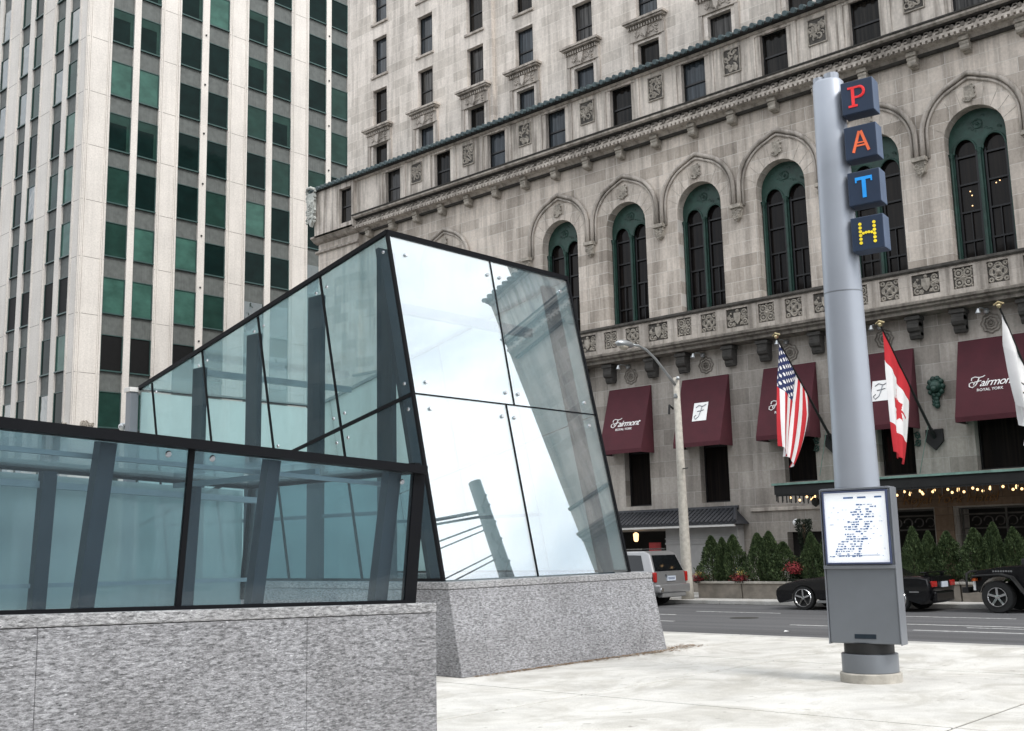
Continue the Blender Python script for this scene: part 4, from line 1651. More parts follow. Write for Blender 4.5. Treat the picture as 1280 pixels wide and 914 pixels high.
def FP(x, t, d=0):
    """front face: x across, t slope distance down from the top; d outwards"""
    n_ = V((0, -math.cos(TH), math.sin(TH)))
    return V((x, Bt.y, Bt.z)) - et * t + n_ * d
def front_panel(x0, x1, x2, x3, t0, t1):
    m_ = MB()
    g_ = .012
    pts = [(x0 + g_, t0 + g_), (x1 - g_, t0 + g_), (x2 - g_, t1 - g_), (x3 + g_, t1 - g_)]
    m_.prism(pts, lambda a, b, d: FP(a, b, d), 0, .014)
    return m_.build('front_pane', M['glass_big'], big)
front_panel(XA, 13.25, 13.18, XA, .02, 2.62)
front_panel(13.25, XB, XB, 13.18, .02, 2.62)
front_panel(XA, 12.98, 12.98, XA, 2.62, LF)
front_panel(12.98, XB, XB, 12.98, 2.62, LF)
# roof glass and end
m_ = MB()
m_.prism([(XA, 0.02), (XB, 0.02), (XB, 7.4), (XA, 7.4)], lambda a, b, d: V((a, Bt.y, Bt.z)) + es * b + et * (d - .03), 0, .014)
m_.build('roof_pane', M['glass_roof'], big)
m_ = MB()
m_.box(XA + .02, XB - .02, YB - .03, YB, ZG, 4.9)
m_.build('rear_pane', M['glass_far'], big)
# frame
fr_ = MB()
def fb(a, b, w_=.05, h_=.05, up=(1, 0, 0)):
    fr_.bar(a, b, w_, h_, up)
top_end = V((0, Bt.y, Bt.z)) + es * 7.46
for X in (XA - .012, XB + .012):
    fb((X, Bt.y - .02, Bt.z + .02), (X, top_end.y, top_end.z + .02), .07, .06)
    f0, f1 = FP(X, -.03, .01), FP(X, LF, .01)
    fb(f0, f1, .05, .05, (0, 1, 0))
    fb((X, 11.3, ZG + .02), (X, YB, ZG + .02), .04, .04)
fb(FP(XA - .03, -.01, .0), FP(XB + .03, -.01, .0), .09, .08, (0, 0, 1))
fb(FP(XA, 2.62, .014), FP(XB, 2.62, .014), .025, .02, (0, 0, 1))
fb(FP(13.25, 0, .014), FP(13.18, 2.62, .014), .028, .02, (1, 0, 0))
fb(FP(12.98, 2.62, .014), FP(12.98, LF, .014), .028, .02, (1, 0, 0))
fb((XA - .02, top_end.y, top_end.z), (XB, top_end.y, top_end.z), .06, .06, (0, 0, 1))
fr_.build('frame', M['black_paint'], big)
# side mullions + mid rail
for X, nm in ((XA, 'side_mullion'), (XB, 'far_mullion')):
    for s in (1.70, 3.47, 5.24, 7.02):
        for t0, t1 in ((.03, 2.62), (2.62, 5.3)):
            Xm = X - .004 if nm == 'side_mullion' else X + .035
            a = V((Xm, Bt.y, Bt.z)) + es * s - et * t0
            b = V((Xm, Bt.y, Bt.z)) + es * s - et * t1
            if a.z < ZG + .05:
                continue
            if b.z < ZG:
                k_ = (a.z - ZG) / (a.z - b.z)
                b = a + (b - a) * k_
            m_ = MB()
            m_.bar(a, b, .032, .03, (1, 0, 0))
            m_.build(nm, M['black_paint'], big)
m_ = MB()
a = V((XA - .006, Bt.y, Bt.z)) - et * 2.62
b = a + es * 8.3
k_ = (YB - a.y) / (b.y - a.y)
b = a + (b - a) * min(1, k_)
m_.bar(a, b, .05, .04, (1, 0, 0))
m_.build('mid_rail', M['black_paint'], big)
# dark steel columns inside
cols_y = [12.86, 14.62, 16.4, 18.15]
for i, y in enumerate(cols_y):
    zt = Bt.z - (y - Bt.y) * .219 - .12
    for X, wd in ((11.28, .34),):
        m_ = MB()
        m_.box(X - .05, X + .05, y - wd / 2, y + wd / 2, .2, zt)
        m_.build('column', M['fin'], big)
    if i > 2:
        m_ = MB()
        m_.box(11.4, 14.9, y - .05, y + .05, zt - .14, zt - .02)
        m_.build('roof_beam', M['inner_steel'], big)
# leaning steel blades just behind the front glass corners
m_ = MB()
for X in (XB - .30,):
    p0, p1 = FP(X, .12, -.22), FP(X, LF, -.22)
    m_.obox((p0 + p1) / 2, (p1 - p0) / 2, V((.16, 0, 0)), V((0, .05, 0)))
p0, p1 = FP(XA + .14, .12, -.3), FP(XA + .14, LF - .1, -.3)
m_.bar(p0, p1, .08, .24, (1, 0, 0))
m_.build('front_blade', M['fin'], big)
# inner stair walls and ledge
m_ = MB()
m_.box(11.6, 14.7, 16.9, 17.1, -.05, 3.1)
m_.box(11.6, 14.7, 12.9, 19.6, -.1, -.02)
m_.build('inner_wall', M['inner_wall'], big)
m_ = MB()
m_.bar((11.3, 12.9, 2.3), (11.3, 19.6, 2.3), .05, .06)
m_.bar((14.9, 12.9, 2.3), (14.9, 19.6, 2.3), .05, .06)
m_.bar((11.5, 12.95, 5.55), (14.8, 12.95, 5.55), .12, .16)
m_.build('inner_rail', M['inner_steel'], big)
# glass fittings
ft = MB()
ft.lathe((0, 0, 0), (0, -math.cos(TH), math.sin(TH)), [(.028, 0), (.034, .012), (.026, .028)], 10)
f0 = None
def fit(P):
    global f0
    if f0 is None:
        f0 = ft.build('glass_fitting', M['steel'], big, at=P)
        fit.p = V(P)
    else:
        copy_tree(f0, dloc=V(P) - fit.p, kids=[])
for x, t in ((XA + .30, .32), (13.12, .32), (13.42, .32), (XB - .28, .30), (XA + .28, 2.42), (13.02, 2.42), (13.32, 2.42), (XB - .25, 2.42),
             (XA + .28, 2.84), (12.83, 2.84), (13.12, 2.84), (XB - .25, 2.84)):
    fit(FP(x, t, .014))
ft2 = MB()
ft2.lathe((0, 0, 0), (-1, 0, 0), [(.026, 0), (.03, .01), (.022, .024)], 10)
f2 = None
for s in (.14, 1.56, 1.84, 3.33, 3.61, 5.10, 5.38, 6.88):
    for t in (.26, 2.42, 2.82):
        P = V((XA, Bt.y, Bt.z)) + es * s - et * t
        if P.z < ZG + .1:
            continue
        if f2 is None:
            f2 = ft2.build('side_fitting', M['steel'], big, at=P)
            p2 = V(P)
        else:
            copy_tree(f2, dloc=P - p2, kids=[])
# granite base
m_ = MB()
prof = [(10.94, 0), (11.185, 1.17), (20.0, 1.17), (20.0, -.0)]
m_.prism(prof, lambda a, b, d: V((d, a, b)), 10.93, 11.5)
m_.prism([(10.94, 0), (11.185, 1.17), (11.9, 1.17), (11.9, 0)], lambda a, b, d: V((d, a, b)), 11.5, 15.2)
m_.prism([(10.94, 0), (11.185, 1.17), (20.0, 1.17), (20.0, 0)], lambda a, b, d: V((d, a, b)), 15.2, 15.77)
m_.build('granite_base', M['granite'], big, bevel=.012)
m_ = MB()
m_.box(10.925, 15.775, 11.175, 11.95, 1.174, 1.275)
m_.box(10.925, 11.5, 11.951, 20.0, 1.174, 1.275)
m_.box(15.2, 15.775, 11.951, 20.0, 1.174, 1.275)
m_.build('granite_coping', M['granite_cap'], big, bevel=.012)
m_ = MB()
m_.box(10.95, 15.75, 11.2, 11.9, 1.169, 1.175)
m_.build('coping_joint', M['joint'], big)

# end post with small camera dome
post = thing('concrete_post', 'grey concrete end post with a small dome light beside the glass wedge', 'post', (10.9, 20.1, 0))
m_ = MB()
m_.box(10.80, 10.98, 19.83, 20.0, 0, 4.9)
m_.build('shaft', M['cabinet'], post, bevel=.01)
m_ = MB()
m_.box(10.77, 11.01, 19.80, 20.03, 4.901, 4.99)
m_.build('cap', M['offwhite'], post, bevel=.01)
m_ = MB()
m_.ball((10.88, 20.22, 4.25), .09, 12, (1, 1, .9))
m_.box(10.84, 10.92, 19.99, 20.2, 4.26, 4.31)
m_.build('dome_light', M['lamp_grey'], post, smooth=True)

# ------------------------------------------------------------------ NEAR GLASS PARAPET
near = thing('glass_parapet', 'low leaning glass stair enclosure with a black top rail on a rough granite wall', 'glass enclosure', (2.5, 8.5, 0))
NX0, NX1 = -3.0, 7.02
def ngz(x): return 1.235 + (7.12 - x) * .0285        # granite top
def ntz(x): return 2.437 + (7.10 - x) * .044         # roof line
NYB, NYT = 7.68, 7.53
def NF(x, t, d=0):
    """t 0 bottom .. 1 top of near glass"""
    return V((x, NYB + (NYT - NYB) * t - d, ngz(x) * (1 - t) + ntz(x) * t))
joints = [-2.6, .0, 2.31, 4.62, 7.0]
for i in range(len(joints) - 1):
    a, b = joints[i] + .012, joints[i + 1] - .012
    m_ = MB()
    m_.prism([(a, 0.01), (b, 0.01), (b, .985), (a, .985)], lambda p, q, d: NF(p, q, d), 0, .014)
    m_.build('front_pane', M['glass_near'], near)
ND = 2.7
m_ = MB()
for x, w_ in ((NX1 + .02, .05),):
    m_.bar(NF(x - .05, 0), NF(x - .05, 1.0), .14, .05, (0, 1, 0))
    m_.bar(NF(x, 0) + V((0, ND, 0)), NF(x, 1.0) + V((0, ND, 0)), .06, .06, (0, 1, 0))
for x in joints[1:-1]:
    m_.bar(NF(x - .0, 0, .012), NF(x + .0, 1, .012), .045, .03, (0, 1, 0))
m_.bar(NF(NX0, .01, .01), NF(NX1, .01, .01), .035, .035)
m_.build('mullions', M['black_paint'], near)
m_ = MB()
m_.bar(NF(NX0, 1.0, .03), NF(NX1, 1.0, .03), .13, .075)
m_.bar(NF(NX1 - .04, 1.015, 0), NF(NX1 - .04, 1.015, 0) + V((0, ND, 0)), .07, .1)
m_.bar(NF(NX0, 1.015, 0) + V((0, ND, 0)), NF(NX1, 1.015, 0) + V((0, ND, 0)), .07, .1)
m_.build('top_rail', M['black_paint'], near)
for x, wd in ((1.55, .13), (3.98, .13), (5.45, .12), (6.78, .15)):
    m_ = MB()
    m_.bar(NF(x - .03, .0, -.16), NF(x + .03, .98, -.16), wd, .10, (0, 1, 0))
    m_.build('column', M['fin'], near)
for x in (2.3, 3.92, 4.60, 6.1):
    m_ = MB()
    m_.bar(V((x, NYB + ND - .3, .2)), V((x + .03, NYT + ND - .3, ntz(x) - .05)), .13, .1, (0, 1, 0))
    m_.build('rear_column', M['fin'], near)
    if x in (2.3, 6.1):
        m_ = MB()
        m_.bar(V((x, NYB + .2, ntz(x) - .06)), V((x, NYT + ND, ntz(x) - .06)), .05, .05)
        m_.build('roof_beam', M['inner_steel'], near)
m_ = MB()
m_.bar(V((NX0, NYT + .33, ntz(NX0) - .12)), V((NX1, NYT + .33, ntz(NX1) - .12)), .05, .035)
m_.bar(V((NX0, NYB + ND - .4, ntz(NX0) - .17)), V((NX1, NYB + ND - .4, ntz(NX1) - .17)), .07, .06)
m_.bar(V((NX0, NYB + ND - .35, 1.55)), V((NX1, NYB + ND - .35, 1.45)), .04, .04)
m_.build('inner_rail', M['inner_steel'], near)
m_ = MB()
m_.prism([(NX0, 0), (NX1, 0), (NX1, 1), (NX0, 1)], lambda p, q, d: V((p, NYB + ND + d, (ngz(p) - .05) * (1 - q) + (ntz(p) - .04) * q)), 0, .014)
m_.build('rear_pane', M['glass_back'], near)
m_ = MB()
m_.add([(NX0, NYT, ntz(NX0)), (NX1, NYT, ntz(NX1)), (NX1, NYT + ND, ntz(NX1)), (NX0, NYT + ND, ntz(NX0)),
        (NX0, NYT, ntz(NX0) + .012), (NX1, NYT, ntz(NX1) + .012), (NX1, NYT + ND, ntz(NX1) + .012), (NX0, NYT + ND, ntz(NX0) + .012)],
       [(0, 1, 2, 3), (4, 5, 6, 7), (0, 1, 5, 4), (1, 2, 6, 5), (2, 3, 7, 6), (3, 0, 4, 7)])
m_.build('roof_pane', M['glass_roof'], near)
m_ = MB()
m_.prism([(NYB, ngz(NX1)), (NYB + ND, ngz(NX1)), (NYT + ND, ntz(NX1) - .02), (NYT, ntz(NX1) - .02)], lambda a, b, d: V((NX1 + d, a, b)), 0, .014)
m_.build('end_pane', M['glass_side'], near)
# fittings
ft = MB()
ft.lathe((0, 0, 0), (0, -1, -.13), [(.022, 0), (.027, .01), (.02, .02)], 12)
nf = None
for x, t in ((4.42, .93), (4.80, .93), (6.78, .9), (2.1, .93), (2.5, .93)):
    P = NF(x, t, .014)
    if nf is None:
        nf = ft.build('glass_fitting', M['steel'], near, at=P)
        p3 = V(P)
    else:
        copy_tree(nf, dloc=P - p3, kids=[])
# granite wall
m_ = MB()
GY = 7.55
def gw(x0, x1, zt0, zt1, y0, y1, zb=0.0):
    vs = [(x0, y0, zb), (x1, y0, zb), (x1, y1, zb), (x0, y1, zb), (x0, y0, zt0), (x1, y0, zt1), (x1, y1, zt1), (x0, y1, zt0)]
    m_.add(vs, [(0, 1, 5, 4), (1, 2, 6, 5), (2, 3, 7, 6), (3, 0, 4, 7), (4, 5, 6, 7), (0, 3, 2, 1)])
xj = [-3.2, -.95, 1.3, 3.5, 5.75, 7.215]
for i in range(len(xj) - 1):
    a, b = xj[i] + .0012, xj[i + 1] - .0012
    gw(a, b, ngz(a) - .092, ngz(b) - .092, GY, GY + .35)
gw(6.9, 7.215, ngz(6.9) - .1, ngz(7.215) - .1, GY + .351, GY + 3.1)
gw(-3.2, 7.215, .9, .9, GY + 2.8, GY + 3.1)
m_.build('granite_wall', M['granite'], near, bevel=.006)
m_ = MB()
gw(-3.2, 7.22, ngz(-3.2), ngz(7.22), GY - .006, GY + .35, .9)
m_.v = [(x, y, z if z > .95 else ngz(x) - .086) for x, y, z in m_.v]
m_.build('granite_coping', M['granite_cap'], near, bevel=.01)

# ------------------------------------------------------------------ PATH PYLON
py = thing('pylon_sign', 'tall grey blue wayfinding pylon with four navy letter cubes and a map cabinet', 'sign', (0, 0, 0))
def oval(mb, prof, ax, n=40, lobes=False):
    vs, fs = [], []
    for r, z in prof:
        for k in range(n):
            t = 2 * PI * k / n
            rr = r * (1 + (.05 * math.cos(3 * t + .9) if lobes else 0))
            vs.append((rr * math.cos(t), rr * math.sin(t), z))
    for i in range(len(prof) - 1):
        for k in range(n):
            fs.append((i * n + k, i * n + (k + 1) % n, (i + 1) * n + (k + 1) % n, (i + 1) * n + k))
    fs.append(tuple(range(n - 1, -1, -1)))
    fs.append(tuple((len(prof) - 1) * n + k for k in range(n)))
    mb.add(vs, fs)
m_ = MB()
oval(m_, [(.275, .48), (.275, 2.3), (.262, 3.2), (.24, 5.0), (.215, 6.6), (.20, 7.80), (.17, 7.84)], 0, lobes=True)
m_.build('pole', M['pole'], py, smooth='auto')
m_ = MB()
oval(m_, [(.2415, 4.90), (.2425, 4.905), (.2425, 4.915), (.2415, 4.92)], 0, lobes=True)
m_.build('pole_seam', M['cabinet'], py, smooth='auto')
m_ = MB()
m_.lathe((-.1, -.06, 7.82), (0, 0, 1), [(.08, 0), (.08, .07)], 12)
m_.lathe((.06, -.04, 7.82), (0, 0, 1), [(.10, 0), (.10, .10)], 12)
m_.build('pole_cap', M['pole'], py)
m_ = MB()
m_.box(-.49, .49, -.28, -.07, .47, 2.34)
cab = m_.build('cabinet', M['cabinet'], py, bevel=.015)
m_ = MB()
m_.box(.491, .51, -.29, -.05, .46, 2.36)
m_.box(-.51, -.491, -.29, -.05, .46, 2.36)
m_.box(-.49, .49, -.29, -.05, 2.341, 2.37)
m_.box(-.51, .51, -.305, -.281, 1.375, 1.415)
m_.build('cabinet_trim', M['cab_edge'], cab, bevel=.004)
m_ = MB()
for x0, x1, z0, z1 in ((-.46, -.44, 1.43, 2.33), (.44, .46, 1.43, 2.33), (-.44, .44, 2.31, 2.33), (-.44, .44, 1.43, 1.45)):
    m_.box(x0, x1, -.325, -.281, z0, z1)
m_.build('map_frame', M['map_edge'], cab, bevel=.003)
m_ = MB()
m_.box(-.44, .44, -.296, -.282, 1.45, 2.31)
m_.build('map', M['map'], cab)
m_ = MB()
rm = random.Random(11)
z = 2.25
row = 0
for (x0, x1) in ((-.16, -.02), (.04, .16), (.28, .38)):
    m_.box(x0, x1, -.299, -.296, 2.235, 2.255)
while z > 1.55:
    z -= .03
    row += 1
    if row < 3:
        continue
    cx = .10 - (row - 3) * .008
    xa = cx - .08 - .011 * (row - 3) + rm.uniform(-.04, .04)
    xb = cx + .20 - .004 * row + rm.uniform(-.05, .03)
    x = xa
    while x < xb:
        l = rm.uniform(.012, .05)
        if rm.random() < .72:
            m_.box(x, x + l, -.299, -.2965, z - rm.uniform(.006, .014), z + rm.uniform(0, .008))
        x += l + rm.uniform(.004, .02)
    for _ in range(2):
        x = rm.uniform(-.4, .4)
        m_.box(x, x + rm.uniform(.01, .03), -.299, -.2965, z - .004, z)
m_.box(-.3, .3, -.299, -.2965, 1.535, 1.54)
m_.build('map_print', M['map_ink'], cab)
m_ = MB()
m_.box(-.14, .16, -.286, -.281, .53, .585)
pq = m_.build('maker_plate', M['fin'], cab, bevel=.01)
m_ = MB()
oval(m_, [(.30, .33), (.30, .47)], 0)
m_.build('neck', M['iron'], py, smooth='auto')
m_ = MB()
oval(m_, [(.335, .115), (.34, .12), (.34, .335), (.33, .34)], 0)
m_.build('collar', M['cabinet'], py, smooth='auto')
m_ = MB()
oval(m_, [(.37, .0), (.37, .1), (.355, .114)], 0)
m_.build('footing', M['concrete_post'], py, smooth='auto')
for o_ in [cab] + children(cab):
    for v_ in o_.data.vertices:
        v_.co.x = v_.co.x * .88 + .045
# letter cubes
def letter(kind, zc):
    b = MB()
    b.box(.225, .645, -.21, .05, zc - .225, zc + .225)
    cube = b.build('letter_cube', [M['navy'], M['navy_side']], py, bevel=.012)
    for p_ in cube.data.polygons:
        if p_.normal.x > .5:
            p_.material_index = 1
    l = MB()
    def q(x0, x1, z0, z1):
        l.box(.437 + x0, .437 + x1, -.218, -.2101, zc + z0, zc + z1)
    def dbar(x0, z0, x1, z1, w=.035):
        l.bar((.437 + x0, -.214, zc + z0), (.437 + x1, -.214, zc + z1), w, .008, (0, 1, 0))
    if kind == 'P':
        q(-.075, -.035, -.13, .13)
        q(-.12, .0, -.14, -.112)
        q(-.12, .03, .112, .14)
        q(-.035, .03, -.025, .003)
        l.tube([(.437 + .03 + .06 * math.cos(t), -.214, zc + .058 + .068 * math.sin(t)) for t in [-PI / 2 + PI * k / 10 for k in range(11)]], .018, 6)
        mt = 'red_let'
    elif kind == 'A':
        dbar(-.10, -.14, -.01, .14)
        dbar(.10, -.14, .01, .14)
        dbar(-.06, -.055, .06, -.055, .022)
        dbar(-.045, -.015, .045, -.015, .016)
        mt = 'orange_let'
    elif kind == 'T':
        q(-.025, .025, -.14, .10)
        q(-.11, .11, .10, .14)
        q(-.11, -.09, .07, .10)
        q(.09, .11, .07, .10)
        mt = 'blue_let'
    else:
        for x in (-.09, .09):
            for i in range(6):
                l.lathe((.437 + x, -.21, zc - .125 + i * .05), (0, -1, 0), [(.021, 0), (.021, .01)], 10)
        for x in (-.054, -.018, .018, .054):
            l.lathe((.437 + x, -.21, zc + (.005 if x in (-.018, .018) else -.002)), (0, -1, 0), [(.018, 0), (.018, .01)], 10)
        mt = 'yellow_let'
    l.build('letter', M[mt], cube)
for kd, zc in (('P', 7.46), ('A', 6.84), ('T', 6.22), ('H', 5.61)):
    letter(kd, zc)
py.location = (13.42, 6.28, 0)
py.rotation_euler = (0, 0, R(-82.6))

# ------------------------------------------------------------------ STREET LAMP
lamp = thing('street_lamp', 'tall cream concrete street lamp with a curved arm and cobra head', 'street lamp', (30.85, 20.5, 0))
m_ = MB()
m_.tube([(30.85, 20.5, 0), (30.85, 20.5, .5), (30.8, 20.5, 4), (30.76, 20.5, 7.25)], [.21, .18, .14, .10], 10)
m_.build('post', M['concrete_post'], lamp, smooth=True)
m_ = MB()
m_.tube([(30.76, 20.5, 6.95), (30.3, 20.5, 7.28), (29.6, 20.5, 7.76), (29.1, 20.5, 8.0), (28.7, 20.5, 8.08), (28.2, 20.5, 8.07)], [.05, .045, .04, .04, .04, .04], 8)
m_.tube([(30.68, 20.5, 6.55), (30.85, 20.5, 6.95)], .08, 8)
m_.ball((30.65, 20.35, 7.2), .07, 8)
m_.build('arm', M['lamp_grey'], lamp, smooth=True)
m_ = MB()
m_.ball((27.95, 20.5, 8.04), .3, 14, (1.45, .62, .42))
m_.build('lamp_head', M['lamp_grey'], lamp, smooth=True)
m_ = MB()
m_.ball((27.9, 20.5, 7.96), .2, 12, (1.2, .7, .55))
m_.build('lamp_lens', M['headlamp'], lamp, smooth=True)
m_ = MB()
m_.tube([(30.8, 20.5, 4.2), (30.6, 20.1, 4.2)], .02, 5)
m_.tube([(30.65, 20.6, 6.2), (30.45, 20.6, 6.3), (30.4, 20.6, 6.0)], .04, 6)
m_.build('fixing', M['iron'], lamp)

# ------------------------------------------------------------------ UTILITY POLE (reflected in the glass)
up_ = thing('utility_pole', 'leaning concrete utility pole with street wires, mirrored in the glass wedge', 'utility pole', (30.9, -5.0, 0))
m_ = MB()
m_.tube([(31.2, -5.1, -.1), (30.95, -4.6, 6), (30.7, -4.3, 11.8)], [.36, .30, .25], 12)
m_.build('shaft', M['pole_stone'], up_, smooth=True)
m_ = MB()
rr2 = random.Random(3)
for z_ in (7.6, 8.5, 9.2, 9.9, 10.3):
    m_.ball((30.75, -4.2, z_), .13, 7)
    m_.tube([(30.9, -4.5, z_), (30.3, -4.0, z_ + .3), (30.5, -3.8, z_ + .7)], .05, 5)
def wire(a, b, sag, r):
    a, b = V(a), V(b)
    m_.tube([a + (b - a) * t + V((0, 0, -sag * 4 * t * (1 - t))) for t in [k / 12 for k in range(13)]], r, 5)
wire((30.8, -4.4, 10.6), (2, -22, 14.5), .5, .07)
wire((30.8, -4.4, 10.4), (2, -24, 15.5), .5, .05)
wire((30.8, -4.4, 10.1), (-4, -20, 7.0), .7, .035)
wire((30.8, -4.4, 9.9), (-4, -23, 6.0), .7, .03)
wire((30.8, -4.4, 8.9), (0, -27, 4.0), .6, .03)
wire((30.8, -4.4, 8.7), (6, -16, 5.0), .8, .03)
m_.build('wires', M['iron'], up_)

# ------------------------------------------------------------------ PLANTERS AND SHRUBS
def planter(y0, y1, label, first=None):
    t = thing('planter', label, 'planter', (31.75, (y0 + y1) / 2, 0), 'concrete planters along the far pavement')
    m_ = MB()
    xi0, xi1 = 31.48, 32.12
    m_.prism([(31.50, 0.0), (32.10, 0.0), (32.14, .47), (31.46, .47)], lambda a, b, d: V((a, d, b)), y0, y1)
    for z_ in (.12, .22, .32, .40):
        m_.box(31.462 + (.47 - z_) * .07, 31.5, y0 + .06, y1 - .06, z_, z_ + .025)
    m_.build('trough', M['planter'], t)
    m_ = MB()
    m_.box(31.41, 31.50, y0 - .02, y1 + .02, .471, .545)
    m_.box(32.10, 32.19, y0 - .02, y1 + .02, .471, .545)
    m_.box(31.501, 32.099, y0 - .02, y0 + .07, .471, .545)
    m_.box(31.501, 32.099, y1 - .07, y1 + .02, .471, .545)
    m_.build('rim', M['offwhite'] if False else M['concrete_post'], t, bevel=.01)
    m_ = MB()
    m_.box(31.5, 32.1, y0 + .05, y1 - .05, .44, .50)
    m_.build('soil', M['soil'], t)
planter(18.88, 20.5, 'concrete planter beside the street lamp, leftmost of the row')
planter(16.95, 18.84, 'concrete planter just left of the black sports car nose')
planter(14.4, 16.90, 'concrete planter mostly hidden behind the black sports car')
planter(11.95, 14.35, 'concrete planter between the sports car tail and the black off-road car')
planter(9.3, 11.90, 'concrete planter behind the front wheel of the black off-road car')

def cedar_mesh(seed, h=1.5, r=.42, n=7000, mat='shrub', ivy=False):
    rnd = random.Random(seed)
    mb = MB()
    lob = [(rnd.uniform(0, 2 * PI), rnd.uniform(.15, .85), rnd.uniform(.10, .26)) for _ in range(16)]
    lean = rnd.uniform(-.05, .05)
    for _ in range(n):
        z = rnd.random() ** .85
        t = rnd.uniform(0, 2 * PI)
        if ivy:
            env = r * (.75 + .25 * math.sin(z * 9 + seed)) * (1 if z < .85 else 1.15)
        else:
            env = r * (min(1, .55 + z * 3.0)) * (1 - z) ** .62 * 1.25
            env = min(env, r)
        for (lt, lz, la) in lob:
            d = (math.cos(t - lt) - 1) * 3 - ((z - lz) / .10) ** 2
            env *= 1 + la * math.exp(d)
        env *= 1 + .10 * math.sin(7 * t + 11 * z)
        rad = env * (1 - abs(rnd.gauss(0, .22)))
        p = V((rad * math.cos(t) + lean * z, rad * math.sin(t), .02 + z * h))
        s = rnd.uniform(.014, .034)
        up = V((math.cos(t) * .6 + rnd.gauss(0, .5), math.sin(t) * .6 + rnd.gauss(0, .5), .9 + rnd.gauss(0, .3))).normalized()
        sd = up.cross(V((rnd.gauss(0, 1), rnd.gauss(0, 1), rnd.gauss(0, 1)))).normalized()
        mb.add([p - sd * s * .6, p + sd * s * .6, p + up * s * 2.2 + sd * s * .3, p + up * s * 2.4 - sd * s * .3], [(0, 1, 2, 3)])
    return mb
def shrub_proto(seed, h, r):
    t = thing('cedar_shrub', 'x', 'shrub', (0, 0, 0), 'clipped cedar shrubs in the planters')
    cedar_mesh(seed, h, r).build('crown', M['shrub'], t)
    m_ = MB()
    m_.tube([(0, 0, -.02), (0.01, 0, h * .8)], [.03, .01], 6)
    m_.build('trunk', M['bark'], t)
    return t
spr = [shrub_proto(21, 1.5, .42), shrub_proto(22, 1.5, .40), shrub_proto(23, 1.5, .44)]
sk = [(o, children(o)) for o in spr]
shr = [(20.10, 1.46, 1.0, 'cedar shrub at the far left end of the planters, beside the street lamp'),
       (19.68, 1.40, .8, 'middle cedar shrub in the planter nearest the street lamp'),
       (19.30, 1.47, .95, 'cedar shrub at the right end of the planter nearest the street lamp'),
       (18.36, 1.50, 1.0, 'tallest cedar shrub in the second planter from the street lamp'),
       (17.98, 1.55, .95, 'second cedar shrub in the planter left of the sports car'),
       (17.52, 1.22, 1.1, 'short round cedar shrub left of the dark ivy column'),
       (16.52, 1.48, .85, 'slim cedar shrub just right of the dark ivy column'),
       (16.02, 1.40, 1.0, 'cedar shrub partly hidden by the map cabinet, above the sports car hood'),
       (13.32, 1.55, .82, 'cedar shrub immediately right of the map cabinet'),
       (12.88, 1.42, .78, 'slender middle cedar shrub above the sports car tail'),
       (12.36, 1.40, .95, 'cedar shrub above the gap between the two black cars'),
       (11.56, 1.46, 1.0, 'broad cedar shrub above the hood of the off-road car'),
       (11.06, 1.60, .85, 'tallest cedar shrub at the right, above the off-road car'),
       (10.50, 1.46, .85, 'cedar shrub at the right edge of the photo')]
for i, (y, h, wd, lb) in enumerate(shr):
    b, ks = sk[i % 3]
    if i < 3:
        o = b
    else:
        o = copy_tree(b, kids=ks)
    o['label'] = lb
    o.location = (31.8, y, .49)
    o.scale = (wd * .9, wd * .9, h / 1.5)
    o.rotation_euler = (0, 0, i * 1.7)
iv = thing('ivy_column', 'narrow dark ivy column standing between the cedar shrubs', 'plant', (32.3, 17.0, 0))
cm = cedar_mesh(31, 2.35, .20, 3600, ivy=True)
cm.v = [(x + 32.3, y + 17.0, z + .05) for x, y, z in cm.v]
cm.build('foliage', M['shrub_dark'], iv)
m_ = MB()
m_.tube([(32.3, 17.0, 0), (32.3, 17.0, 2.3)], .05, 6)
m_.build('stem', M['bark'], iv)
gl = thing('globe_lamp', 'small white globe lamp on a bracket beside the dark ivy column', 'lamp', (35.9, 18.9, 2.4))
m_ = MB()
m_.ball((35.5, 18.95, 2.42), .13, 12)
m_.build('globe', M['white'], gl, smooth=True)
m_ = MB()
m_.tube([(36, 18.95, 2.3), (35.5, 18.95, 2.28)], .03, 6)
m_.build('bracket', M['iron'], gl)

def flowers(y, label, yellow=True, tall=.0, x=31.50):
    t = thing('flower_clump', label, 'flowers', (x, y, .49), 'red flower clumps in the planters')
    rnd = random.Random(int(y * 10))
    def blob(n, rad, cz, mat, name, dx=0, dz=0, s0=.02):
        m_ = MB()
        for _ in range(n):
            p = V((rnd.gauss(0, rad * .5), rnd.gauss(0, rad * .55), abs(rnd.gauss(0, rad * .5)))) + V((x + dx, y, .5 + cz))
            a = V((rnd.gauss(0, 1), rnd.gauss(0, 1), rnd.gauss(0, 1))).normalized()
            b = a.orthogonal().normalized()
            s = rnd.uniform(.6, 1.4) * s0
            m_.quad(p - a * s, p - b * s, p + a * s, p + b * s)
        m_.build(name, mat, t)
    blob(520, .23, .06 + tall * .3, M['petal_red'], 'red_blooms')
    if tall:
        blob(260, .13, .28, M['petal_red'], 'upper_blooms')
    if yellow:
        blob(120, .11, .24, M['petal_yellow'], 'yellow_blooms', s0=.016)
    blob(160, .18, .0, M['shrub_dark'], 'leaves', s0=.03)
flowers(20.45, 'red and yellow flower clump at the left end of the planters')
flowers(18.88, 'red and yellow flower clump between the first two planters')
flowers(17.0, 'dark red spiky flower clump at the foot of the ivy column', yellow=False, tall=1)

